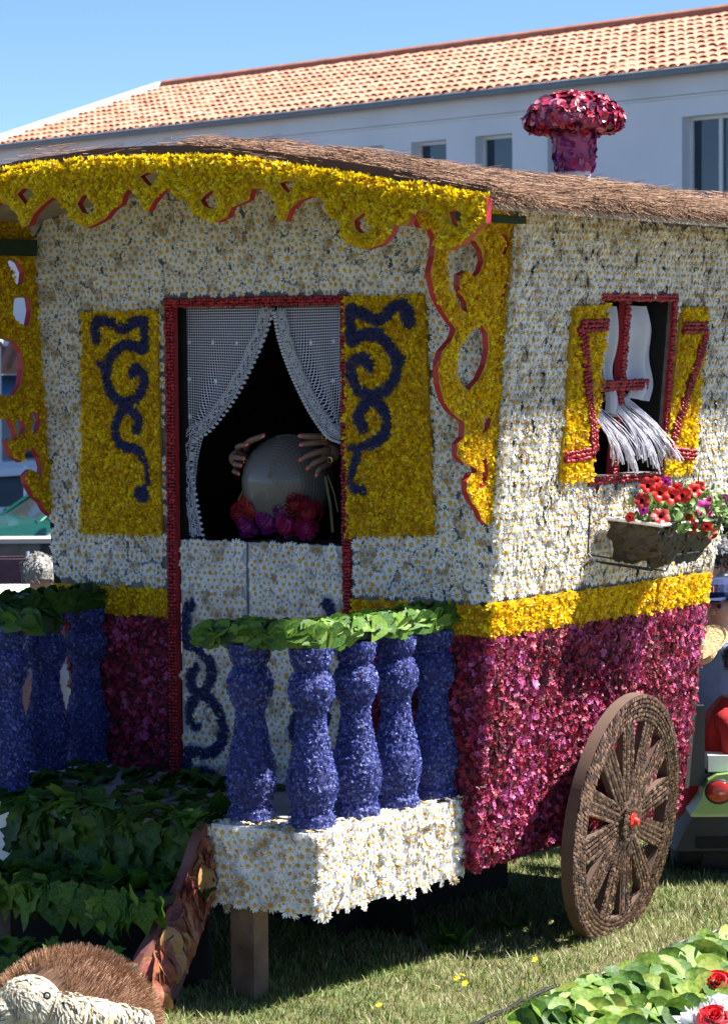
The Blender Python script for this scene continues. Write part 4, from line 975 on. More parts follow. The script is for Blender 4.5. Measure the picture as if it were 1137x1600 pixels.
def person(px, py, dist, face, label, pose='stand', shirt=('a', (.3, .3, .3)), legs=('b', (.05, .05, .06)), hair=(.05, .03, .02), hat=None, H=1.72, lean=0, arm='down', group=None, hair_long=False, beard=False, glasses=False):
    """px,py: where the head centre falls; dist: depth; face: world angle (deg) the figure looks towards"""
    hd = CAM+ray(px, py)*(dist/FPX)
    f = arr(math.cos(math.radians(face)), math.sin(math.radians(face)), 0); s = arr(f[1], -f[0], 0)   # forward, right
    k = H/1.72; T = lambda a, b, c: f*a*k+s*b*k+ZD*c*k
    hip = hd-ZD*.76*k-f*math.sin(math.radians(lean))*.6*k
    up = unit(hd-hip); L = lambda t: hip+(hd-hip)*t
    J = [(hip, (.14*k, .11*k)), (L(.25), (.125*k, .095*k)), (L(.50), (.145*k, .105*k)), (L(.68), (.12*k, .085*k)), (L(.80), .055*k), (L(.86), .052*k), (hd-up*.03*k+f*.01, (.075*k, .085*k)), (hd+up*.06*k, (.07*k, .085*k))]
    E = [(i, i+1) for i in range(7)]
    arms = []
    for sg in (-1, 1):
        sh_ = L(.66)+s*sg*.17*k; 
        if arm == 'down': el = sh_-ZD*.27*k+s*sg*.05+f*.02; wr = el-ZD*.22*k+f*.10
        elif arm == 'fore': el = sh_-ZD*.24*k+s*sg*.04+f*.06; wr = el+f*.22*k+s*-sg*.06-ZD*.02
        n = len(J); J += [(sh_, .058*k), (el, .042*k), (wr, .028*k)]; E += [(3, n), (n, n+1), (n+1, n+2)]; arms.append((wr, unit(wr-el), sg))
    for sg in (-1, 1):
        hp = hip-ZD*.08*k+s*sg*.09*k
        if pose == 'stand': kn = hp-ZD*.40*k+f*.02; an = kn-ZD*.40*k-f*.03
        else: kn = hp+f*.42*k; an = kn-ZD*.42*k
        n = len(J); J += [(hp, .085*k), (kn, .058*k), (an, .04*k), (an+f*.14*k-ZD*.03, (.035*k, .03*k))]; E += [(0, n), (n, n+1), (n+1, n+2), (n+2, n+3)]
    V, F, N = skin_mesh(J, E, 2)
    mb = MB(); mb.add(V, F)
    for wr, d, sg in arms: hand(mb, wr, d, s*sg+ZD*.3, k, .3, -sg)
    # face: nose, ears, mouth
    e = f; mb.add([hd+f*.095*k+ZD*.02*k, hd+f*.09*k-ZD*.025*k+s*.016*k, hd+f*.09*k-ZD*.025*k-s*.016*k, hd+f*.122*k-ZD*.02*k], [(0, 1, 3), (0, 3, 2), (1, 2, 3)])
    for sg in (-1, 1): mb.ball(hd+s*sg*.078*k, (.014*k, .014*k, .028*k), 0, 8, 6)
    fc = [np.mean([mb.V[i] for i in q], 0) for q in mb.F]; nb = len(F)
    neck = np.dot(L(.78)-hip, up); 
    mi = []
    for i, c in enumerate(fc):
        h_ = np.dot(c-hip, up); lat = abs(np.dot(c-hip, s))
        if i >= nb or h_ > neck: mi.append(0)
        elif c[2] < hip[2]-.02*k or (pose == 'sit' and c[2] < hip[2]+.04*k and np.dot(c-hip, f) > .12): mi.append(1)
        else: mi.append(2)
    mats_ = [M['skin'], cloth(*legs), cloth(*shirt)]
    base = arr(hip[0], hip[1], min(v[2] for v in mb.V))
    t = thing('person', base, label, 'person', group)
    smooth_ngon('body', mb.V, mb.F, mats_, t, mi, smooth=True)
    # shirt as an offset shell
    keep = [q for i, q in enumerate(F) if mi[i] == 2]; used = sorted({i for q in keep for i in q}); ix = {v: i for i, v in enumerate(used)}
    if keep: smooth_ngon('shirt', V[used]+N[used]*.009*k+rng.normal(0, .002, (len(used), 3)), [tuple(ix[i] for i in q) for q in keep], cloth(*shirt), t, smooth=True)
    mb = MB()
    for sg in (-1, 1): mb.ball(hd+f*.083*k+s*sg*.032*k+ZD*.015*k, .011*k, 0, 8, 6)
    mb.build('eyes', M['black'], t)
    mb = MB(); c = hd+ZD*.035*k-f*.012*k; V2 = []; F2 = []
    nu, nv = 18, 9; e_ = (.093*k, .108*k, .105*k)
    for i in range(nv+1):
        th = (.5 if not hair_long else .62)*math.pi*i/nv
        for j in range(nu):
            ph = 2*math.pi*j/nu; fr = math.cos(ph); q = th*(1.18 if fr < .3 else .80)
            V2.append(c+s*e_[0]*math.sin(q)*math.sin(ph)+f*e_[1]*math.sin(q)*math.cos(ph)+ZD*e_[2]*math.cos(q)+rng.normal(0, .004*k, 3))
    for i in range(nv):
        for j in range(nu): F2.append((i*nu+j, (i+1)*nu+j, (i+1)*nu+(j+1) % nu, i*nu+(j+1) % nu))
    hm = mat('hair', [tuple(x*.6 for x in hair), hair], .6, noise=40, bump=.6, bscale=70); ho = smooth_ngon('hair', V2, F2, hm, t, smooth=True)
    P = np.array(V2); P = P[rng.integers(0, len(P), 420)]+rng.normal(0, .006*k, (420, 3)); nn = P-c; nn /= np.linalg.norm(nn, axis=1)[:, None]
    if hat is None: scatter('hair_strands', [proto_twig()], frames(420, nn, e1=-ZD, spin=False, roll=.5, tilt=.3, size=.03*k)*arr(.15, 1, .15), P, [hm], ho)
    if beard:
        mb = MB(); mb.ball(hd+f*.06*k-ZD*.065*k, (.055*k, .055*k, .05*k), 0, 12, 8); mb.build('beard', mat('grey_beard', [(.35, .34, .33), (.5, .5, .5)], .9, noise=60, bump=.7, bscale=90), t)
    if glasses:
        mb = MB()
        for sg in (-1, 1): cc = hd+f*.098*k+s*sg*.034*k+ZD*.014*k; mb.tube([cc+s*.026*k*math.cos(a)+ZD*.019*k*math.sin(a) for a in np.linspace(0, 6.28, 14)], .0028, 5); mb.tube([cc+s*sg*.026*k, hd+s*sg*.08*k+ZD*.016*k], .0025, 5)
        mb.build('glasses', M['black'], t)
    if hat:
        kind, hc = hat; mb = MB(); c = hd+ZD*.055*k
        if kind == 'cap':
            prof_ = [(.108*k, 0), (.108*k, .03*k), (.09*k, .065*k), (.05*k, .088*k), (.005, .094*k)]; mb.lathe(c, ZD, prof_, 20); P0 = [c+f*.095*k+s*x*k for x in (-.075, -.04, 0, .04, .075)]; P1 = [c+f*(.16-.9*x*x*5)*k+s*x*k-ZD*.012 for x in (-.07, -.04, 0, .04, .07)]
            mb.add(P0+P1, [(i, i+1, i+6, i+5) for i in range(4)]); mb.add([p+ZD*.006 for p in P0+P1], [(i, i+5, i+6, i+1) for i in range(4)])
        else:
            mb.lathe(c, ZD, [(.19*k, -.012), (.195*k, -.005), (.11*k, .004), (.105*k, .07*k), (.08*k, .095*k), (.01, .1*k)], 24)
        ho_ = mb.build('cap' if kind == 'cap' else 'hat', cloth(kind+str(hc), hc), t, smooth=False)
    return t, hd, f, s
# fortune teller: one continuous figure behind the ball
hip = W(1.02, .62, 1.42); chest = hip+ZD*.42+FP.n*.02; head = hip+ZD*.78; s_ = FP.e1
wR = TQ(522, 712, .02); wL = TQ(384, 716, -.02)
J = [(hip, (.15, .12)), (hip+ZD*.22, (.13, .10)), (chest, (.14, .10)), (hip+ZD*.53, (.11, .08)), (hip+ZD*.62, .055), (hip+ZD*.68, .055), (head, (.08, .09)), (head+ZD*.07, (.07, .08))]
E = [(i, i+1) for i in range(7)]
for sg, wr in ((1, wR-FP.n*.06+s_*.03), (-1, wL-FP.n*.09-s_*.0)):
    sh_ = hip+ZD*.50+s_*sg*.17; el = (sh_+wr)/2-ZD*.12+s_*sg*.09; n = len(J); J += [(sh_, .055), (el, .042), (wr, .027)]; E += [(3, n), (n, n+1), (n+1, n+2)]
for sg in (-1, 1):
    n = len(J); J += [(hip-ZD*.1+s_*sg*.09, .09), (hip-ZD*.46+s_*sg*.1, .06), (hip-ZD*.82+s_*sg*.1, .045), (hip-ZD*.85+s_*sg*.1+FP.n*.13, .035)]; E += [(0, n), (n, n+1), (n+1, n+2), (n+2, n+3)]
V, F, N = skin_mesh(J, E, 2)
ft = thing('person', arr(hip[0], hip[1], .55), 'fortune teller in dark clothes behind the half doors, red-nailed hands on the crystal ball', 'person')
mb = MB(); mb.add(V, F, 1)
nb = len(mb.F)
NA = []
def ball_hand(wr, tips, thumb):
    """fingers laid round the ball: each path ends at its own pixel spot on the ball's front"""
    for (kx, ky, tx, ty, r) in tips+[thumb]:
        k = TQ(kx, ky, .09); t = TQ(tx, ty, .155); md = (k+t)/2+FP.n*.028
        P = [wr*.55+k*.45, k, (k+md)/2+FP.n*.006, md, (md+t)/2+FP.n*.004, t, t+unit(t-md)*r*.6]; mb.tube(P, [r*1.5, r*1.5, r*1.35, r*1.3, r*1.2, r*1.05, r*.45], 10, 0)
        NA.append((t+FP.n*r*.75-unit(t-md)*r*.2, unit(t-md), unit(FP.n+(t-bc)*1.5), r))
    c = (wr+TQ(tips[1][0], tips[1][1], .08))/2
    mb.tube([wr, c, TQ((tips[1][0]+tips[2][0])/2, (tips[1][1]+tips[2][1])/2, .085)], [.03, .042, .034], 12, 0)
ball_hand(wR, [(508, 690, 474, 694, .0098), (512, 702, 473, 717, .0100), (514, 714, 484, 730, .0095), (514, 725, 496, 740, .0082)], (506, 682, 473, 681, .0105))
ball_hand(wL, [(372, 700, 386, 694, .0092), (369, 712, 381, 716, .0095), (369, 722, 376, 727, .0090), (371, 732, 373, 740, .0080)], (384, 696, 411, 681, .0105))
smooth_ngon('body', mb.V, mb.F, [M['skinshade'], cloth('black dress', (.012, .01, .012))], ft, mb.M, smooth=True)  # dress made up in black so the unseen body stays dark
nm = mat('red_nail_varnish', [(.50, .045, .02)], .25, coat=.5)
for p, d, n, r in NA:
    n = unit(n-np.dot(n, d)*d); x = np.cross(d, n); V = [p+d*r*a*1.5+x*r*b+n*r*.15*(1-abs(b)) for a in (-.8, 0, .8, 1.25) for b in (-.8*(1 if a < 1 else .5), 0, .8*(1 if a < 1 else .5))]
    smooth_ngon('fingernail', V, [(i*3+j, i*3+j+1, i*3+j+4, i*3+j+3) for i in range(3) for j in range(2)], nm, ft)
mb = MB()
for c in (TQ(506, 684, .12), TQ(515, 719, .12), TQ(384, 722, .12)): mb.tube([c+FP.e1*.012*math.cos(a)+ZD*.012*math.sin(a) for a in np.linspace(0, 6.28, 12)], .002, 5)
mb.build('gold_rings', mat('gold', [(.8, .55, .15)], .25, metal=1), ft, kind='stuff')
mb = MB(); mb.lathe(head-ZD*.28, ZD, [(.20, 0), (.15, .12), (.125, .25), (.125, .36), (.09, .42), (.01, .45)], 20); mb.build('veil', cloth('black veil', (.01, .009, .01)), ft, smooth=True)  # veil made up in black to keep the unseen head in darkness
# --- cloth in the side window
WC = Plane(SP.o-SP.n*.07, SP.e1, SP.e2)
def cloth_sheet(name, outline_l, outline_r, m, parent, n=24, k=14, amp=.02):
    A = smooth_path(WC.hits(outline_l), 8); B = smooth_path(WC.hits(outline_r), 8); A = A[np.linspace(0, len(A)-1, n).astype(int)]; B = B[np.linspace(0, len(B)-1, n).astype(int)]; V = []; F = []
    for i in range(n):
        for j in range(k+1): t = j/k; p = A[i]*(1-t)+B[i]*t; V.append(WC.pt(p[0], p[1], amp*math.sin(t*11+i*.08)+.012*math.sin(i*.4)+.05*(i/n)))
    for i in range(n-1):
        for j in range(k): a = i*(k+1)+j; F.append((a, a+1, a+k+2, a+k+1))
    return smooth_ngon(name, V, F, m, parent, smooth=True)
wm = mat('white_cotton', [(.66, .66, .74), (.76, .76, .82)], .9, noise=6, transl=.3)
wcur = thing('window_curtain', WC.pt(*WC.hit(975, 640)), 'white cotton curtain with long knotted fringes blowing out of the side window', 'curtain')
cloth_sheet('curtain_panel', [(938, 478), (934, 540), (930, 600), (930, 640)], [(964, 478), (957, 560), (950, 600), (946, 650)], wm, wcur)
cloth_sheet('curtain_panel', [(972, 478), (968, 540), (965, 600), (958, 618)], [(1014, 478), (1016, 530), (1008, 580), (996, 625)], wm, wcur)
WO = Plane(SP.o, SP.e1, SP.e2)
def strand(a, b, sag, k=7, r=.0019):
    A = WO.pt(*WO.hit(*a), -.05); B = WO.pt(*WO.hit(*b), .04+rng.uniform(0, .04)); mbb = MB()
    for q in range(k):
        o = rng.normal(0, .006, 3); e = rng.normal(0, .013, 3); P = []
        for t in np.linspace(0, 1, 8): P.append(A*(1-t)+B*t+o*(1-t)+e*t-ZD*sag*math.sin(t*math.pi)*.5+rng.normal(0, .0022, 3)+SP.n*.05*math.sin(t*math.pi))
        mbb.tube(P, [r]*6+[r*1.3, r*1.5], 6)
    return mbb.build('fringe_strand', wm, wcur)
for a, b, sg in [((932, 628), (948, 720), .05), ((934, 632), (962, 718), .03), ((938, 636), (970, 726), .03), ((944, 636), (976, 712), .02), ((940, 634), (966, 732), .03), ((962, 622), (984, 712), .02), ((966, 622), (1003, 726), .03), ((972, 620), (1010, 728), .02), ((978, 618), (1030, 712), .01), ((984, 618), (1036, 716), .01), ((990, 620), (1022, 718), .02), ((970, 622), (1018, 708), .02), ((930, 630), (940, 716), .06), ((960, 624), (978, 706), .03)]: strand(a, b, sg)

# ================================================================== window box with petunias
QP = Plane(SP.o+SP.n*.02, SP.e1, SP.e2)
b0 = QP.hit(945, 812); b1 = QP.hit(1085, 800)
pb = thing('window_box', QP.pt(*QP.hit(1010, 880), .12), 'leaf-clad window box of red and magenta petunias under the side window', 'planter')
bxp = lambda a, b, h: SP.pt(a, b, h*1.17)
A0 = SP.hit(936, 808)[0]; zt_ = SP.hit(938, 808)[1]; zb_ = zt_-.16
A1 = A0+.46
V = [bxp(A0, zt_, .03), bxp(A1, zt_, .03), bxp(A1, zt_, .24), bxp(A0, zt_, .24), bxp(A0+.05, zb_, .04), bxp(A1-.05, zb_, .04), bxp(A1-.06, zb_-.01, .17), bxp(A0+.07, zb_-.01, .17)]
box_ = smooth_ngon('trough', V, [(4, 5, 6, 7)[::-1], (0, 4, 7, 3), (3, 7, 6, 2), (2, 6, 5, 1), (1, 5, 4, 0)], M['white'], pb)
mb = MB(); ins = lambda a, h: bxp(a, zt_-.02, h); mb.add([ins(A0+.02, .05), ins(A1-.02, .05), ins(A1-.02, .22), ins(A0+.02, .22)], [(0, 1, 2, 3)]); mb.build('soil', mat('potting_soil', [(.03, .02, .012), (.06, .04, .025)], .95, noise=40), pb)
mb = MB(); 
for p, q in ((bxp(A0-.01, zt_+.002, .25), bxp(A1+.01, zt_+.002, .25)), (bxp(A0-.008, zt_+.002, .03), bxp(A0-.008, zt_+.002, .25))): mb.tube([p, q], .008, 6)
mb.build('rim', M['white'], pb)
L = []
for r in range(7):
    for c in range(13):
        z = (r+.5)/7; t = (c+rng.uniform(0, .8))/13; p = bxp(A0+.02+(A1-A0-.02)*t, zb_+(zt_-zb_)*z, .175+.07*z+rng.uniform(.002, .01)); L.append((p, SP.e1*1.0-SP.e2*rng.uniform(.0, .35), SP.n-SP.e2*.3+rng.normal(0, .08, 3), rng.uniform(.07, .10)))
for r in range(7):
    for c in range(6):
        z = (r+.5)/7; t = (c+rng.uniform(0, .8))/6; p = bxp(A0+.05*(1-z)-.006, zb_+(zt_-zb_)*z, .03+.17*t); L.append((p, SP.n*1.0-SP.e2*rng.uniform(.0, .3), -SP.e1-SP.e2*.2+rng.normal(0, .08, 3), rng.uniform(.06, .09)))
M['darkleaf2'] = mat('brown_green_leaf', [(.013, .009, .007), (.028, .017, .010), (.026, .03, .009), (.065, .028, .016)], .5, attr=True, noise=8)
leaf_pieces('leaf', L, box_, [M['darkleaf2']], FLAT+LONG[:1])
mb = MB(); wr_ = .004
pw = lambda a, b, h: bxp(a, b, h)
mb.tube([pw(A0-.10, zt_+.04, .01), pw(A0-.11, zb_+.02, .02), pw(A0-.10, zb_-.01, .05), pw(A0+.10, zb_-.035, .235), pw(A0+.15, zb_+.03, .245), pw(A1-.03, zb_+.03, .245), pw(A1-.06, zb_-.04, .24), pw(A1-.10, zb_-.035, .22)], wr_, 6)
mb.tube([pw(A0-.08, zb_+.01, .02), pw(A0+.04, zb_-.01, .12)], wr_, 6); mb.tube([pw(A0+.02, zb_-.03, .0), pw(A0+.02, zb_-.03, .22), pw(A0+.02, zb_+.03, .245)], wr_, 6)
mb.build('wire_bracket', M['blackwire'], pb)
# foliage and blooms
GL = mat('petunia_leaf', [(.05, .11, .02), (.12, .22, .05), (.22, .32, .10)], .5, attr=True, transl=.25)
n = 520; t = rng.random(n); X = np.array([bxp(A0+.10+(A1-A0+.10)*a, zt_+rng.uniform(-.06, .15)*(.4+.6*math.sin(min(1, a*1.1)*3.0)), rng.uniform(.06, .29)) for a in t])
scatter('foliage', [proto_leaf('oval', i) for i in range(4)], frames(n, SP.n+ZD*.5, tilt=.8, size=.034, sz=.3), X, [GL], pb)
mb = MB()
for i in range(14): p = bxp(rng.uniform(A0+.15, A1-.03), zt_-.02, rng.uniform(.08, .2)); mb.tube([p, p+ZD*.08+rng.normal(0, .02, 3), p+ZD*.15+rng.normal(0, .05, 3)+SP.n*.05], .0025, 5)
mb.build('stems', GL, pb)
RB = {'red': mat('red_petunia', [(.50, .006, .004), (.72, .02, .01)], .5, noise=30, transl=.2), 'dark': mat('dark_red_petunia', [(.25, .004, .006), (.40, .01, .012)], .5, noise=30, transl=.2), 'mag': mat('magenta_petunia', [(.42, .008, .22), (.58, .03, .34)], .5, noise=30, transl=.25)}
TH_ = mat('petunia_throat', [(.04, .002, .01)], .7)
def bloom(px, py, r, col, h, look=None):
    q_ = Plane(SP.o+SP.n*(.02+h), SP.e1, SP.e2); p = q_.pt(*q_.hit(px, py)); ax = unit(FW*-1+ZD*.25+SP.n*.4+rng.normal(0, .3, 3) if look is None else look); x = unit(np.cross(ax, ZD)); y = np.cross(ax, x); R_ = r*.00275; V = []; K = 20
    for (f_, h_) in ((.12, -.5), (.25, -.15), (.65, .03), (1, 0)):
        for j in range(K): a = 2*math.pi*j/K; w_ = 1+.10*math.cos(5*a)*(f_ > .5)+rng.normal(0, .03)*(f_ > .9); V.append(p+R_*(f_*w_*(math.cos(a)*x+math.sin(a)*y)+ax*(h_+.10*math.sin(5*a+1)*(f_ > .5)+rng.normal(0, .03)*(f_ > .9))))
    F = [(i*K+j, i*K+(j+1) % K, (i+1)*K+(j+1) % K, (i+1)*K+j) for i in range(3) for j in range(K)]+[tuple(range(K))]; mi = [1]*K+[0]*(2*K)+[1]
    smooth_ngon('bloom', V, F, [RB[col], TH_], pb, mi, smooth=True)
for b_ in [(1012, 758, 12, 'red', .27), (1031, 770, 14, 'red', .29), (1050, 775, 13, 'red', .28), (1066, 774, 13, 'red', .26), (1085, 766, 12, 'red', .24), (1032, 806, 14, 'dark', .31), (1003, 782, 12, 'dark', .27), (1075, 808, 12, 'red', .27), (1080, 824, 11, 'dark', .27), (1100, 795, 14, 'mag', .28), (1108, 785, 12, 'mag', .24), (1113, 816, 10, 'red', .24), (1110, 832, 11, 'dark', .26), (1005, 797, 8, 'mag', .25), (1040, 752, 9, 'mag', .2), (984, 808, 8, 'red', .2), (1026, 752, 8, 'red', .2), (1092, 760, 9, 'red', .22), (1058, 764, 10, 'red', .22), (1130, 778, 8, 'mag', .22), (1104, 822, 9, 'red', .3)]: bloom(*b_)

# ================================================================== ground
GZ = -.06
def ground_mat():
    m = mat('lawn_soil', [(.075, .06, .03), (.11, .10, .04), (.07, .10, .025)], .95, noise=3.0, bump=.5, bscale=60); return m
def sheet(name, x0, x1, y0, y1, z, m, nx=1, ny=1, kind='structure'):
    V = [(x0+(x1-x0)*i/nx, y0+(y1-y0)*j/ny, z) for j in range(ny+1) for i in range(nx+1)]; F = [(j*(nx+1)+i, j*(nx+1)+i+1, (j+1)*(nx+1)+i+1, (j+1)*(nx+1)+i) for j in range(ny) for i in range(nx)]
    o = smooth_ngon(name, V, F, m); 
    if kind: o['kind'] = kind
    return o
sheet('ground', -400, 400, -30, 30.5, GZ-.008, mat('asphalt_ground', [(.045, .045, .045), (.065, .064, .062)], .95, noise=3, bump=.3, bscale=30))
sheet('lawn', -9, 9, 3, 14.2, GZ, ground_mat())
# grass
def blade(seed):
    r = random.Random(seed); b = r.uniform(.2, .7); return np.array([(-.07, 0, 0), (.07, 0, 0), (.05, b*.3, .55), (-.05, b*.3, .55), (0, b, 1.0)]), np.array([(0, 1, 2), (0, 2, 3), (3, 2, 4)]), np.zeros(3, int)
BL_ = [blade(i) for i in range(6)]
M['grass'] = mat('grass_blades', [(.05, .10, .015), (.11, .18, .03), (.19, .24, .055), (.28, .28, .11), (.38, .35, .20)], .6, attr=True, noise=1.5, coords='Object', transl=.25)
def grass(x0, x1, y0, y1, n, sz, name):
    X = np.stack([rng.uniform(x0, x1, n), rng.uniform(y0, y1, n), np.full(n, GZ)], -1); q = (X-CAM); k = q@FW; px = 568.5+FPX*(q@RT)/k; py = 800-FPX*(q@UP)/k; keep = (px > -60) & (px < 1200) & (py < 1660) & (py > 1180); X = X[keep]; n = len(X)
    R = frames(n, ZD, tilt=.35, size=sz, sz=.3); o = scatter(name, BL_, R, X, [M['grass']], None); o['label'] = 'short dry lawn grass under and around the caravan'; o['category'] = 'grass'; return o
grass(-1.6, 2.0, 9.2, 14.1, 110000, .026, 'grass')
# a few taller weeds and tiny yellow flowers
def weed(px, py, n, h, label, flower=False):
    G = Plane(arr(0, 0, GZ), arr(1, 0, 0), arr(0, 1, 0)); p = G.pt(*G.hit(px, py)); L = []
    t = thing('weed', p, label, 'weed', 'weeds at the edge of the shade')
    for i in range(n): a = rng.uniform(0, 6.28); d = arr(math.cos(a), math.sin(a), rng.uniform(.4, 1.6)); L.append((p+rng.normal(0, .01, 3)*arr(1, 1, 0), d, ZD+rng.normal(0, .3, 3), h*rng.uniform(.6, 1.1)))
    leaf_pieces('leaf', L, t, [M['leaf']], LONG)
    mb = MB(); mb.tube([p, p+ZD*h*.5+rng.normal(0, .01, 3)], .003, 5); mb.build('stem', M['leaf'], t)
weed(712, 1482, 14, .13, 'long-leaved weed at the shade edge in front of the caravan'); weed(690, 1492, 30, .05, 'low leafy weed left of the long-leaved one in the lawn'); weed(800, 1455, 9, .10, 'thin weed under the caravan beside the big wheel')
YF = mat('buttercup', [(.75, .55, .02)], .5)
for i, (x, y) in enumerate([(592, 1571), (722, 1524), (713, 1529), (726, 1537), (835, 1500)]):
    G = Plane(arr(0, 0, GZ+.03), arr(1, 0, 0), arr(0, 1, 0)); p = G.pt(*G.hit(x, y)); V, T, Mi, r = scatter_arrays([proto_floret(3, 6, 1)], frames(1, ZD-FW*.5, tilt=.1, size=.014), np.array([p]))
    f_ = put('lawn_flower', V, T, [YF]); tag(f_, ['largest tiny yellow flower, alone on the lawn left of the others', 'upper of three tiny yellow lawn flowers right of the timber leg', 'middle of three tiny yellow lawn flowers right of the timber leg', 'lower right of three tiny yellow lawn flowers', 'tiny yellow lawn flower nearest the big wheel'][i], 'flower', 'tiny yellow flowers in the lawn')

# ================================================================== leafy bed, lower right
G0 = Plane(arr(0, 0, GZ+.06), arr(1, 0, 0), arr(0, 1, 0))
e0 = G0.pt(*G0.hit(768, 1618)); e1 = G0.pt(*G0.hit(1150, 1466)); ed = unit(e1-e0); en = unit(np.cross(ed, ZD))   # towards camera-right
bd = thing('flower_bed', (e0+e1)/2+en*.4-ZD*.06, 'low bed of light green leaves and white petals in the lower right corner', 'flower bed')
mb = MB(); mb.box(e0+ed*.12+en*.03-ZD*.06, ed*(np.linalg.norm(e1-e0)+.4), en*.9, ZD*.10); bed = mb.build('bed_board', M['white'], bd)
L = []; LL = np.linalg.norm(e1-e0)
for i in range(290):
    t = rng.uniform(-.02, LL+.25); q = rng.uniform(.05, .5); L.append((e0+ed*t+en*q+ZD*(.05+.03*rng.random()+.05*math.sin(min(1, q/.3)*3)), en*rng.uniform(.3, 1.1)+ed*rng.normal(0, .45)-ZD*.35, ZD*1.0-FW*.5+rng.normal(0, .42, 3), rng.uniform(.11, .17)))
leaf_pieces('leaf', L, bed, [M['leafyl']], OVAL+FLAT)
# white chrysanthemum-like pad with a dark eye
n = 500; X = e0+np.outer(rng.uniform(.35, LL+.2, n), ed)+np.outer(rng.uniform(.56, .85, n), en)+ZD*.05
wp = scatter('white_petals', TUFT, frames(n, ZD, tilt=.5, size=.06, sz=.2), X, [mat('white_petals', [(.72, .72, .74), (.8, .8, .8)], .6, attr=True, transl=.2)], bed)
cable = MB(); pts = [G0.pt(*G0.hit(x, y)) for x, y in [(700, 1600), (790, 1562), (850, 1532), (905, 1527), (920, 1512), (985, 1497), (1030, 1476), (1050, 1462), (1085, 1450), (1110, 1443), (1150, 1428)]]; pts = smooth_path(np.array(pts)-ZD*.04, 6)+rng.normal(0, .004, (61, 3)); cable.tube(pts, .007, 6)
tag(cable.build('cable', M['blackwire']), 'black cable lying along the edge of the leafy bed', 'cable')
def rose(px, py, r, label):
    Gr = Plane(arr(0, 0, GZ+.14), arr(1, 0, 0), arr(0, 1, 0)); c = Gr.pt(*Gr.hit(px, py)); mb = MB(); ax = unit(ZD-FW*.9); x = unit(np.cross(ax, ZD)); y = np.cross(ax, x)
    for ring in range(6):
        k = 3+ring
        for i in range(k):
            a = 2*math.pi*i/k+ring*.7+rng.normal(0, .2); rr = r*(.10+.17*ring)*rng.uniform(.85, 1.15); V = []
            for jj, da in enumerate(np.linspace(-.75, .75, 5)):
                d = math.cos(a+da)*x+math.sin(a+da)*y
                for (f_, h_) in ((.55, -.4), (1.0, .18-.03*ring), (1.15, .28-.10*ring)): V.append(c+d*(rr*f_+r*.03)+ax*r*(h_+.35-.10*ring))
            mb.add(V, [(j*3+q, j*3+q+1, j*3+q+4, j*3+q+3) for j in range(4) for q in range(2)])
    return tag(mb.build('rose', mat('red_rose', [(.50, .006, .012), (.68, .02, .03)], .45, noise=20)), label, 'rose', 'red roses on the leafy bed')
rose(1122, 1535, .058, 'upper red rose on the leafy bed at the right edge'); rose(1116, 1590, .058, 'lower red rose in the bottom right corner of the photo')

# ================================================================== hedgehog figure, lower left
hc = CAM+ray(112, 1592)*(9.75/FPX); hc[2] = .075
hh = thing('hedgehog_figure', arr(hc[0], hc[1], GZ), 'large hedgehog figure with brown bristle back and cream face in the lower left corner', 'figure')
RX, RY, RZ = .285, .24, .275
mb = MB(); mb.ball(hc, (RX, RY, RZ), 0, 28, 18); body = mb.build('body', mat('bristle_base', [(.10, .05, .03), (.16, .085, .05)], .9, noise=20), hh)
n = 15000; a = rng.normal(0, 1, (n, 3)); a /= np.linalg.norm(a, axis=1)[:, None]; a = a[(a[:, 2] > -.25)]; P = hc+a*arr(RX, RY, RZ)
hp = CAM+ray(45, 1572)*(9.52/FPX)          # head centre
dh = np.linalg.norm((P-hp)*arr(1, .7, 1), axis=1); k = (dh > .135); P = P[k]; a = a[k]; n = len(P)
d = a+arr(.35, -.1, .25); d /= np.linalg.norm(d, axis=1)[:, None]; d += rng.normal(0, .13, (n, 3)); d /= np.linalg.norm(d, axis=1)[:, None]; ref = rng.normal(0, 1, (n, 3)); x = np.cross(d, ref); x /= np.linalg.norm(x, axis=1)[:, None]; z = np.cross(x, d)
M['bristle'] = mat('bristles', [(.16, .07, .035), (.30, .15, .08), (.42, .24, .14), (.52, .34, .22)], .6, attr=True)
scatter('bristles', [proto_twig()], np.stack([x*.0022, d*rng.uniform(.026, .045, n)[:, None], z*.0022], -1), P, [M['bristle']], body)
cream = mat('cream_petals', [(.34, .30, .22), (.52, .49, .40), (.64, .63, .56)], .75, attr=True, noise=9, transl=.15); creamb = mat('cream_base', [(.40, .34, .22), (.5, .45, .3)], .85, noise=12)
mb = MB(); mb.ball(hp, (.105, .11, .095), 0, 20, 14); hd_ = mb.build('face', creamb, hh)
snd = unit(arr(-.75, -.55, -.25)); mb = MB(); mb.lathe(hp+snd*.02, snd, [(.085, 0), (.078, .05), (.055, .09), (.03, .115), (.01, .12)], 16); sn = mb.build('snout', creamb, hh)
mb = MB(); q0 = CAM+ray(100, 1592)*(9.50/FPX); q1 = CAM+ray(215, 1602)*(9.55/FPX); mb.tube([q0, (q0+q1)/2+ZD*.005, q1], [.075, .07, .04], 14); bel = mb.build('belly', creamb, hh)
def cream_cover(parent, c, rad, n, flat):
    a = rng.normal(0, 1, (n, 3)); a /= np.linalg.norm(a, axis=1)[:, None]; P = c+a*rad; dd = np.tile(flat, (n, 1))+rng.normal(0, .25, (n, 3)); R = frames(n, a, tilt=.3, size=1); y = dd-(dd*a).sum(1)[:, None]*a; y /= np.linalg.norm(y, axis=1)[:, None]; x = np.cross(y, a); R = np.stack([x*.016, y*.034, a*.016], -1)
    scatter('cream_petals', [proto_leaf('oval', 1), proto_leaf('oval', 2)], R, P, [cream], parent)
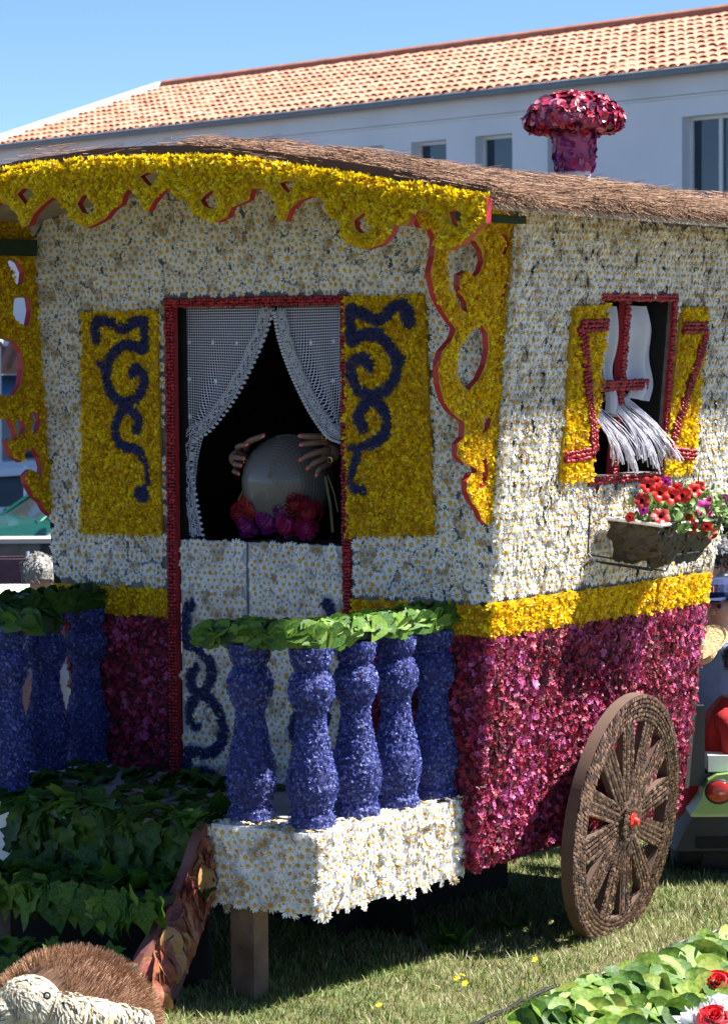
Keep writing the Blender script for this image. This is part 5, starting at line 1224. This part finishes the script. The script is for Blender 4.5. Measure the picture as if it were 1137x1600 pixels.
cream_cover(hd_, hp, arr(.108, .113, .098), 1100, arr(.3, .2, -1.0)); 
for i in range(9): t = i/8; cream_cover(bel, q0*(1-t)+q1*t, arr(.05, .088-.035*t, .088-.035*t), 190, arr(0, 0, -1))
cream_cover(sn, hp+snd*.07, arr(.068, .068, .062), 260, snd)
np_ = hp+snd*.125; mb = MB(); mb.ball(np_, .032, 0, 12, 8); no = mb.build('nose', mat('dark_brown_nose', [(.03, .015, .01)], .6), hh)
a = rng.normal(0, 1, (120, 3)); a /= np.linalg.norm(a, axis=1)[:, None]; scatter('nose_seeds', BALL, frames(120, a, size=.0055), np_+a*.033, [mat('dark_seed', [(.02, .01, .008), (.08, .04, .03)], .4, attr=True)], no)
ep = CAM+ray(73, 1557)*(9.41/FPX); mb = MB(); fw_ = -FW; mb.lathe(ep-fw_*.012, fw_, [(.013, 0), (.013, .006), (.009, .008)], 14); eo = mb.build('eye', M['black'], hh); mb = MB(); mb.lathe(ep-fw_*.0035, fw_, [(.0065, 0), (.006, .003)], 12); mb.build('eye_white', M['white'], eo)  # white centre inside the black eye ring
# ================================================================== white building behind
BD_ = unit(arr(-3580, 4500, 0)); bo = CAM+ray(700, 150)*(38/FPX)
B = Plane(bo, -BD_, ZD); EB = .03; AL, AR = -11.25, 24.0; gb = GZ-bo[2]-.8
bld = thing('white_building', B.pt(4, gb, -2), 'long white building with orange tiled roof and dark windows standing behind the caravan', 'building')
bw = mat('white_render', [(.62, .65, .69), (.70, .735, .78), (.73, .765, .81), (.74, .775, .82)], .85, noise=.7, bump=.05, bscale=8)
wins = [(-6.03, .73), (-4.71, .73), (-3.40, .73), (-2.09, .73), (-.777, .73), (.538, .73), (1.94, .73), (4.345, 1.02), (6.6, 1.02), (9, 1.02)]
hl = []; 
for a, wd in wins: hh_ = 2.1 if wd > 1 else 1.25; hl.append([(a, -.56-hh_), (a, -.56), (a+wd, -.56), (a+wd, -.56-hh_)])
slab('facade_wall', B, [(AL, gb), (AR, gb), (AR, -.03), (AL, -.03)], -.22, 0, bw, bld, holes=hl)
mb = MB(); mb.box(B.pt(AL-.02, -.30, .002), B.e1*(AR-AL), B.e2*.268, B.n*.06); mb.box(B.pt(AL-.02, -.335, .002), B.e1*(AR-AL), B.e2*.03, B.n*.03); mb.build('cornice', bw, bld)
slab('gable_wall', Plane(B.pt(AL, 0, 0), -B.n, ZD), [(0, gb), (7, gb), (7, 0), (3.4, 1.02), (0, -.03)], -.02, .02, mat('pink_render', [(.62, .42, .38), (.70, .5, .45)], .85, noise=2), bld)
gm = bpy.data.materials.new('window_glass_dark'); gm.use_nodes = True; b = gm.node_tree.nodes['Principled BSDF']; b.inputs['Base Color'].default_value = (.018, .035, .06, 1); b.inputs['Roughness'].default_value = .06; b.inputs['Specular IOR Level'].default_value = .6
al = mat('white_aluminium', [(.62, .64, .63), (.68, .70, .69)], .4, noise=3); shade_m = mat('dark_room', [(.03, .04, .05), (.05, .06, .08)], .9, noise=2)
for (a, wd), h in zip(wins, hl):
    z0, z1 = h[0][1], h[1][1]; mb = MB(); t = .045
    for x0, x1, y0, y1 in ((a, a+wd, z1-t, z1), (a, a+wd, z0, z0+t), (a, a+t, z0+t, z1-t), (a+wd-t, a+wd, z0+t, z1-t))+(((a+wd/2-.03, a+wd/2+.03, z0+t, z1-t),) if wd > 1 else ()):
        mb.box(B.pt(x0+.001, y0+.001, -.19), B.e1*(x1-x0-.002), B.e2*(y1-y0-.002), B.n*.05)
    wo_ = mb.build('window', al, bld)
    mb = MB(); n_ = 2 if wd > 1 else 1
    for q in range(n_):
        mb = MB(); x0 = a+t+q*(wd-2*t+.06)/2; mb.box(B.pt(x0, z0+t, -.18), B.e1*((wd-2*t)/n_-(.03 if n_ > 1 else 0)), B.e2*(z1-z0-2*t), B.n*.012); mb.build('pane', gm, wo_)
    mb = MB(); mb.box(B.pt(a-.1, z0-.1, -.25), B.e1*(wd+.2), B.e2*(z1-z0+.2), B.n*.02); mb.build('room', shade_m, wo_)
# roof: individual barrel tiles
tm = mat('orange_tile', [(.42, .17, .10), (.48, .205, .13), (.50, .225, .15), (.53, .26, .175)], .75, attr=True, noise=1.2)
sl_d = unit(-B.n*3.3+ZD*1.06); sl_n = unit(np.cross(B.e1, sl_d)); SLn = math.hypot(3.3+.22, 1.06*3.52/3.3)
r0 = B.pt(0, EB-.05, .22)
RPn = Plane(r0, B.e1, sl_d)
K = 7; V = []; T = []
for (y, rr, z) in ((0, .080, .0), (1, .070, -.012)):
    for i in range(K): a = math.pi*i/(K-1); V.append((rr*math.cos(a), y*.40, rr*.48*math.sin(a)+.02+z+(.012 if y == 0 else 0)))
for i in range(K-1): T += [(i, i+K, i+1), (i+1, i+K, i+K+1)]
V += [(-.10, 0, .016), (.10, 0, .016), (.10, .4, .006), (-.10, .4, .006)]; n_ = len(V)-4; T += [(n_, n_+1, n_+2), (n_, n_+2, n_+3)]
tile = (np.array(V), np.array(T), np.zeros(len(T), int))
Rm = np.stack([RPn.e1, RPn.e2, RPn.n], -1); pos = []
nr = int(SLn/.36)+1
for r in range(nr):
    for c in range(int((AR-AL)/.175)): pos.append((AL+.1+c*.175+rng.normal(0, .004), r*.36+rng.normal(0, .006)))
pos = np.array(pos); X = RPn.pts(pos, rng.normal(0, .004, len(pos))+.01); D = np.linalg.norm(X-CAM, axis=1); px_ = 568.5+FPX*((X-CAM)@RT)/((X-CAM)@FW); vis = (px_ < 1180)
rb = slab('roof', RPn, [(AL-.05, -.02), (AR, -.02), (AR, SLn), (AL-.05, SLn)], -.05, 0, mat('roof_bed', [(.42, .17, .10)], .9), bld)
o = np.argsort(D+(~vis)*100); bigI = o[:300]; rest = o[300:]
def rr_(n): return np.tile(Rm, (n, 1, 1))
pieces('tile', [tile], rr_(300), X[bigI], [tm], rb)
scatter('tiles', [tile], rr_(len(rest)), X[rest], [tm], rb)
mb = MB(); mb.tube([RPn.pt(AL-.1, SLn, .04), RPn.pt(AR, SLn, .04)], .10, 10); mb.build('ridge', mat('ridge_tile', [(.30, .12, .07), (.42, .19, .12)], .8, noise=4), bld)
mb = MB(); mb.box(RPn.pt(AL-.26, -.05, -.10), RPn.e1*.2, RPn.e2*(SLn+.06), RPn.n*.22); mb.build('verge_trim', bw, bld)
mb = MB(); mb.tube([B.pt(AL-.05, EB-.07, .26), B.pt(AR, EB-.07, .26)], .05, 8); mb.build('gutter', mat('grey_gutter', [(.16, .19, .21), (.2, .23, .25)], .5, noise=4), bld)
# far slope of the roof
b2 = Plane(RPn.pt(0, SLn, 0), B.e1, unit(-B.n*3.3-ZD*1.06)); slab('roof_back', b2, [(AL-.05, 0), (AR, 0), (AR, SLn), (AL-.05, SLn)], -.02, .03, tm, bld)

# ================================================================== street on the left
SZ = -.75
sheet('street', -400, 400, 30.6, 1200, SZ, mat('street_asphalt', [(.06, .06, .06), (.08, .08, .08)], .95, noise=2))
mb = MB(); 
stm = mat('dark_basalt', [(.025, .024, .022), (.06, .055, .05), (.12, .11, .10)], .9, attr=True, noise=6)
sw = thing('stone_wall', arr(-4, 30.2, GZ), 'low dark basalt wall with pale coping in front of the parked cars', 'wall')
mb.box(arr(-16, 30.05, GZ), arr(14.5, 0, 0), arr(0, .3, 0), arr(0, 0, .42)); core = mb.build('core', stm, sw)
P = []; 
mes_ = []
for k in range(6):
    V, T, _ = proto_ball(1, 8, 5); V = V*(1+np.random.default_rng(k).normal(0, .08, V.shape)); mes_.append((np.sign(V)*np.abs(V)**.6*arr(.17, .05, .095), T, np.zeros(len(T), int)))
for r in range(3):
    for c in range(60): P.append(arr(-16+c*.245+.12*(r % 2)+rng.normal(0, .01), 30.06, GZ+.075+r*.135))
P = np.array(P); pieces('stone', mes_, np.tile(np.eye(3), (len(P), 1, 1)), P, [stm], core)
mb = MB(); mb.box(arr(-16, 30.0, GZ+.425), arr(14.6, 0, 0), arr(0, .4, 0), arr(0, 0, .05)); mb.build('coping', mat('pale_coping', [(.36, .33, .28), (.48, .44, .38)], .9, noise=3), sw)
GLC = mat('car_glass', [(.03, .045, .05)], .05, spec=.7)
TY = mat('tyre_rubber', [(.02, .02, .02), (.035, .035, .035)], .8, noise=20); RIMM = mat('wheel_rim', [(.45, .46, .48)], .35, metal=.8)
def car(o, ang, paint, label, H=1.42, L=4.1, Wd=1.7, low=.75):
    f = arr(math.cos(math.radians(ang)), math.sin(math.radians(ang)), 0); s = arr(-f[1], f[0], 0); o = np.asarray(o, float)
    t = thing('parked_car', o, label, 'car', 'cars parked on the street behind the wall'); pt = mat('car_paint', [paint], .25, coat=.8, metal=.3); h = Wd/2
    def loft(secs, m, name, par, cl=True):
        V = []; F = []; k = None
        for x, pr in secs:
            ring = [(y, z) for y, z in pr]+[(-y, z) for y, z in pr[::-1]]; k = len(ring); V += [o+f*x+s*y+ZD*z for y, z in ring]
        for i in range(len(secs)-1):
            for j in range(k): F.append((i*k+j, i*k+(j+1) % k, (i+1)*k+(j+1) % k, (i+1)*k+j))
        F += [tuple(range(k))[::-1], tuple(range((len(secs)-1)*k, len(secs)*k))]; return smooth_ngon(name, V, F, m, par, smooth=False)
    q = lambda w, z0, zm, zt: [(w*.92, z0), (w, z0+.15), (w, zm), (w*.93, zt), (w*.5, zt+.03)]
    body = loft([(-L/2, q(h*.86, .3, .55, .78)), (-L/2+.12, q(h*.97, .22, .6, .88)), (-L*.28, q(h, .2, .65, .90)), (0, q(h, .2, .65, .90)), (L*.20, q(h, .2, .65, .90)), (L*.38, q(h*.98, .2, .6, .80)), (L/2-.12, q(h*.93, .22, .5, .66)), (L/2, q(h*.8, .3, .45, .56))], pt, 'body', t)
    c = lambda w, z0, z1, r: [(w*1.0, z0), (w*.90, z0+(z1-z0)*.6), (w*.80, z1-.03), (w*.6, z1)]
    loft([(-L*.44, c(h*.88, .85, .90, 0)), (-L*.30, c(h*.93, .86, H-.04, 0)), (-L*.1, c(h*.95, .86, H-.01, 0)), (L*.06, c(h*.94, .86, H-.05, 0)), (L*.24, c(h*.88, .85, .90, 0))], GLC, 'windows', t)
    loft([(-L*.315, [(h*.88, H-.20), (h*.83, H-.08), (h*.6, H-.0)]), (-L*.1, [(h*.88, H-.16), (h*.84, H-.05), (h*.6, H+.04)]), (L*.075, [(h*.88, H-.20), (h*.83, H-.09), (h*.6, H-.0)])], pt, 'roof', t)
    for sg in (-1, 1):
        for (xa, za, xb, zb) in ((-L*.44, .87, -L*.30, H-.04), (L*.065, H-.05, L*.245, .87), (-L*.1, .87, -L*.1, H-.03)):
            mb = MB(); mb.tube([o+f*xa+s*sg*h*.93+ZD*za, o+f*xb+s*sg*h*(.80)+ZD*zb] if xa < 0 else [o+f*xa+s*sg*h*.80+ZD*za, o+f*xb+s*sg*h*.9+ZD*zb], .035, 6); mb.build('pillar', pt, t)
        mb = MB(); mb.ball(o+f*(L/2-.13)+s*sg*h*.68+ZD*.58, (.14, .14, .09), 0, 12, 8); mb.build('headlight', mat('headlamp_glass', [(.55, .58, .6)], .1, spec=.8), t)
        for x in (L*.31, -L*.31):
            mb = MB(); mb.lathe(o+f*x+s*sg*(h-.17)+ZD*.30, s*sg, [(.30, 0), (.31, .05), (.31, .15), (.27, .185)], 24); w_ = mb.build('wheel', TY, t); mb = MB(); mb.lathe(o+f*x+s*sg*(h+.008)+ZD*.30, s*sg, [(.19, 0), (.18, .02), (.05, .012)], 20); mb.build('rim', RIMM, w_)
        mb = MB(); mb.ball(o+f*L*.20+s*sg*(h+.08)+ZD*.93, (.09, .09, .06), 0, 10, 6); mb.build('door_mirror', pt, t)
    mb = MB(); mb.box(o+f*(L/2-.02)-s*.4+ZD*.38, s*.8, f*.03, ZD*.1); mb.build('grille', M['black'], t)
gp = CAM+ray(30, 800)*(39/FPX); car((-3.72, 38.9, SZ), 205, (.012, .10, .075), 'dark green car parked nose to the left behind the stone wall')
car((-5.3, 42.4, SZ), 180, (.75, .76, .78), 'white car parked behind the green car', H=1.48)
car((-2.25, 38.0, SZ), 200, (.55, .60, .68), 'pale silver car whose headlight shows between the green car and the caravan')
# stall with tiled lean-to roof and blue awning
sh_ = thing('street_stall', arr(-6.2, 44.6, SZ), 'small street stall with tiled lean-to roof and blue awning behind the parked cars', 'stall')
z_ = lambda y, d=44.6: 2.4-(y-543)/FPX*d
mb = MB(); mb.box(arr(-9.5, 44.6, SZ), arr(4.6, 0, 0), arr(0, 1, 0), arr(0, 0, z_(585)-SZ)); mb.build('wall', mat('blue_grey_wall', [(.16, .22, .28), (.24, .31, .38)], .8, noise=2), sh_)
mb = MB(); mb.box(arr(-9.6, 44.0, z_(582)), arr(4.9, 0, 0), arr(0, 1.4, z_(545)-z_(582)), arr(0, 0, .06)); rf_ = mb.build('roof', tm, sh_)
mb = MB(); mb.box(arr(-9.5, 43.7, z_(622)), arr(4.7, 0, 0), arr(0, .85, .33), arr(0, 0, .03)); mb.build('awning', mat('blue_awning', [(.08, .2, .38), (.14, .3, .5)], .7, noise=3), sh_)
mb = MB(); mb.box(arr(-5.62, 43.6, SZ), arr(.14, 0, 0), arr(0, .14, 0), arr(0, 0, z_(540)-SZ)); mb.build('pillar', M['white'], sh_)
mb = MB(); mb.box(arr(-5.3, 44.55, SZ+.5), arr(.35, 0, 0), arr(0, .04, 0), arr(0, 0, 1.1)); mb.build('window', gm, sh_)
for i in range(22):
    mb = MB(); p = arr(-9.5+i*.21, 44.0, z_(582)+.075); mb.tube([p, p+arr(0, 1.4, z_(545)-z_(582))], .075, 6); mb.build('tile', tm, rf_)
# table, chairs, seated man with grey hair
tb = thing('white_table', CAM+ray(20, 1000)*(18/FPX)*arr(1, 1, 0)+ZD*GZ, 'white folding table at the left edge behind the caravan', 'table'); tl = CAM+ray(15, 925)*(18/FPX)
mb = MB(); mb.cbox(tl, 1.5, .7, .04); mb.build('table_top', M['white'], tb)
for sx in (-.65, .65):
    for sy in (-.28, .28): mb = MB(); mb.tube([tl+arr(sx, sy, -.02), arr(tl[0]+sx*1.05, tl[1]+sy, GZ)], .016, 6); mb.build('leg', RIMM, tb)
CHM = mat('plum_fabric', [(.06, .03, .045), (.10, .05, .07)], .85, noise=12)
def chair(px, py, d, label):
    c = CAM+ray(px, py)*(d/FPX); t = thing('folding_chair', arr(c[0], c[1], GZ), label, 'chair', 'plum folding chairs by the white table'); mb = MB(); mb.cbox(c, .30, .03, .28); mb.build('backrest', CHM, t); mb = MB(); mb.cbox(c+arr(0, -.2, -.42), .36, .36, .03); mb.build('seat', CHM, t)
    for sx in (-.17, .17):
        mb = MB(); mb.tube([c+arr(sx, .02, .17), arr(c[0]+sx, c[1]-.3, GZ)], .014, 6); mb.build('leg', RIMM, t); mb = MB(); mb.tube([c+arr(sx, -.38, -.42), arr(c[0]+sx, c[1]+.18, GZ)], .014, 6); mb.build('leg', RIMM, t)
chair(4, 902, 19.4, 'plum folding chair at the left edge of the photo'); chair(27, 906, 19.2, 'plum folding chair nearest the grey-haired man')
person(63, 905, 16, 70, 'man with curly grey hair seen from behind in a grey shirt, left of the caravan', 'sit', ('grey shirt', (.22, .23, .27)), ('dark trousers', (.05, .05, .07)), (.28, .27, .26), group='spectators')
person(25, 1020, 14.5, -80, 'child in a pale pink shirt and white trousers seen between the left balusters', 'stand', ('pink shirt', (.70, .38, .36)), ('white trousers', (.72, .70, .66)), (.10, .05, .03), hat=('cap', (.5, .48, .46)), H=1.02, group='spectators')
person(90, 1008, 14.7, -60, 'child in a white shirt and dark shorts with a red scarf between the left balusters', 'stand', ('white shirt', (.75, .76, .78)), ('navy shorts', (.03, .04, .08)), (.12, .03, .02), hat=('cap', (.55, .02, .04)), H=1.0, group='spectators')
person(-14, 1030, 14.4, -60, 'child in a tan shirt at the far left edge behind the balusters', 'stand', ('tan shirt', (.5, .35, .22)), ('white trousers', (.72, .70, .66)), (.05, .03, .02), H=1.05, group='spectators')
# right-hand spectators
person(1131, 728, 16.2, 215, 'woman with dark tied hair in a black top standing behind the petunias', 'stand', ('black top', (.02, .02, .022)), ('grey trousers', (.12, .13, .16)), (.012, .01, .01), group='spectators', hair_long=True)
person(1142, 884, 14.9, 235, 'grey-bearded man with glasses in a salmon shirt sitting at the right edge', 'sit', ('salmon shirt', (.42, .13, .09)), ('grey trousers', (.12, .13, .16)), (.35, .35, .35), group='spectators', beard=True, glasses=True)
person(1112, 873, 15.8, 200, 'person with dark curly hair in a brown top sitting behind the bearded man', 'sit', ('brown top', (.16, .07, .05)), ('dark trousers', (.05, .05, .07)), (.02, .014, .014), group='spectators', hair_long=True)
pt_, phd, pf, ps = person(1127, 950, 13.9, 235, 'man in blue cap and light denim shirt sitting and holding a straw hat', 'sit', ('denim shirt', (.20, .34, .58)), ('black trousers', (.015, .015, .018)), (.05, .03, .02), hat=('cap', (.008, .02, .10)), group='spectators', arm='fore', lean=4)
mb = MB(); cc = phd+pf*.112+ZD*.085; x = ps; mb.box(cc-x*.018, x*.036, ZD*.03, pf*.004); mb.build('cap_badge', mat('cap_badge', [(.75, .2, .22)], .6), pt_)
c = CAM+ray(1092, 1012)*(13.5/FPX); ax = unit(arr(-.45, -.35, .82)); mb = MB()
mb.lathe(c, ax, [(.15, .012), (.148, .018), (.10, .0), (.075, .0), (.07, -.05), (.055, -.065), (.01, -.07)], 28); hw = mb.build('straw_hat', mat('straw', [(.55, .36, .16), (.72, .52, .28)], .8, noise=30, bump=.5, bscale=80)); tag(hw, 'straw hat held on the lap of the man with the blue cap', 'hat')
pr_, *_ = person(1172, 1040, 13.35, 0, 'person in a bright red jacket bending forward on the green utility cart', 'sit', ('red jacket', (.42, .008, .008)), ('black trousers', (.015, .015, .018)), (.03, .02, .015), group='spectators', lean=30)
# white canopy / sunny wall far right
mb = MB(); mb.box(arr(4.0, 31.0, GZ), arr(6, 0, 0), arr(0, .25, 0), arr(0, 0, 1.75)); tag(mb.build('garden_wall', bw), 'bright white garden wall behind the spectators at the right edge', 'wall')
# ================================================================== utility cart
cz = lambda y: 2.4-(y-536)/FPX*13.0
cx = lambda x: (x-568.5)/FPX*13.0
ct = thing('utility_cart', arr(cx(1130), 13.3, GZ), 'black utility cart with lime green wing and red tail light', 'cart')
lime = mat('lime_paint', [(.17, .28, .06), (.24, .36, .09)], .35, noise=3, coat=.4)
mb = MB(); Y0 = 13.0
V = [(cx(1053), Y0, cz(1336)), (cx(1240), Y0, cz(1336)), (cx(1240), Y0, cz(1278)), (cx(1084), Y0, cz(1278)), (cx(1046), Y0+.5, cz(1336)), (cx(1240), Y0+.5, cz(1336)), (cx(1240), Y0+.5, cz(1270)), (cx(1076), Y0+.5, cz(1270))]
mb.add(V, [(0, 1, 2, 3), (4, 7, 6, 5), (0, 3, 7, 4), (3, 2, 6, 7), (0, 4, 5, 1), (1, 5, 6, 2)]); mb.build('rear_bumper', M['black'], ct)
mb = MB(); mb.box(arr(cx(1088), Y0-.012, cz(1331)), arr(.36, 0, 0), arr(0, .02, 0), arr(0, 0, .05)); mb.build('bumper_shade_strip', M['darkin'], ct)  # near-black block on the bumper face, painting a recess's shade
pr = [(1078, 1280), (1078, 1276), (1096, 1250), (1099, 1236), (1106, 1222), (1120, 1214), (1140, 1212), (1240, 1210), (1240, 1280)]
V = [(cx(x), Y0-.03, cz(y)) for x, y in pr]+[(cx(x), Y0+.45, cz(y)) for x, y in pr]; k = len(pr); mb = MB(); mb.add(V, [tuple(range(k))]+[tuple(range(k, 2*k))[::-1]]+[(i, i+k, (i+1) % k+k, (i+1) % k) for i in range(k)]); mb.build('rear_wing', lime, ct)
mb = MB(); mb.ball(arr(cx(1122), Y0-.03, cz(1240)), (.058, .022, .052), 0, 24, 14); mb.build('tail_light', mat('red_lens', [(.30, .008, .005), (.42, .03, .006)], .12, noise=4, coat=.6), ct)
mb = MB(); mb.ball(arr(cx(1122), Y0-.028, cz(1240)), (.066, .018, .060), 0, 24, 10); mb.build('light_bezel', M['black'], ct)
fr_ = mat('dark_steel_frame', [(.012, .015, .018), (.022, .026, .03)], .4, noise=6)
mb = MB(); mb.box(arr(cx(1079), Y0+.05, cz(1235)), arr(.07, 0, 0), arr(0, .06, 0), arr(0, 0, cz(1108)-cz(1235))); mb.box(arr(cx(1079)+.071, Y0+.05, cz(1238)), arr(.6, 0, 0), arr(0, .3, 0), arr(0, 0, .065)); mb.build('deck_frame', fr_, ct)
mb = MB(); mb.box(arr(cx(1072), Y0+.1, cz(1170)), arr(.035, 0, 0), arr(0, .012, 0), arr(0, 0, .17)); mb.build('grey_bracket', mat('grey_bracket', [(.08, .08, .085)], .6), ct)
mb = MB(); mb.box(arr(cx(1108), Y0+.03, cz(1212)), arr(.5, 0, 0), arr(0, .3, 0), arr(0, 0, .075)); mb.build('seat_cushion', M['white'], ct)
mb = MB(); mb.box(arr(cx(1065), Y0+.35, cz(1400)), arr(.8, 0, 0), arr(0, .3, 0), arr(0, 0, cz(1150)-cz(1400))); mb.build('engine_cover', M['black'], ct)
for x in (1125, 1240):
    mb = MB(); mb.lathe(arr(cx(x)-.09, Y0+.30, GZ+.2), arr(1, 0, 0), [(.15, 0), (.2, .03), (.2, .17), (.15, .2)], 24); w_ = mb.build('wheel', TY, ct)
    for a in np.arange(0, 6.28, .35): mb = MB(); mb.tube([arr(cx(x)-.07, Y0+.30+.2*math.cos(a), GZ+.2+.2*math.sin(a)), arr(cx(x)+.07, Y0+.30+.2*math.cos(a+.1), GZ+.2+.2*math.sin(a+.1))], .012, 4); mb.build('tread_block', TY, w_)
mb = MB(); mb.box(arr(cx(1058), Y0+.2, cz(1345)), arr(.16, 0, 0), arr(0, .3, 0), arr(0, 0, .02)); mb.build('side_plate', mat('grey_plate', [(.05, .05, .05)], .6), ct)
# added near-black panels paint the deep shade below caravan and porch
mb = MB(); mb.box(W(.60, .30, GZ+.004), UD*1.4, VD*.02, ZD*.42); mb.box(W(.85, .14, GZ+.004), UD*.02, VD*1.3, ZD*.40); mb.box(W(.75, -.95, GZ+.004), UD*.9, VD*.02, ZD*.55); mb.build('under_shade_panels', M['darkin'], van)
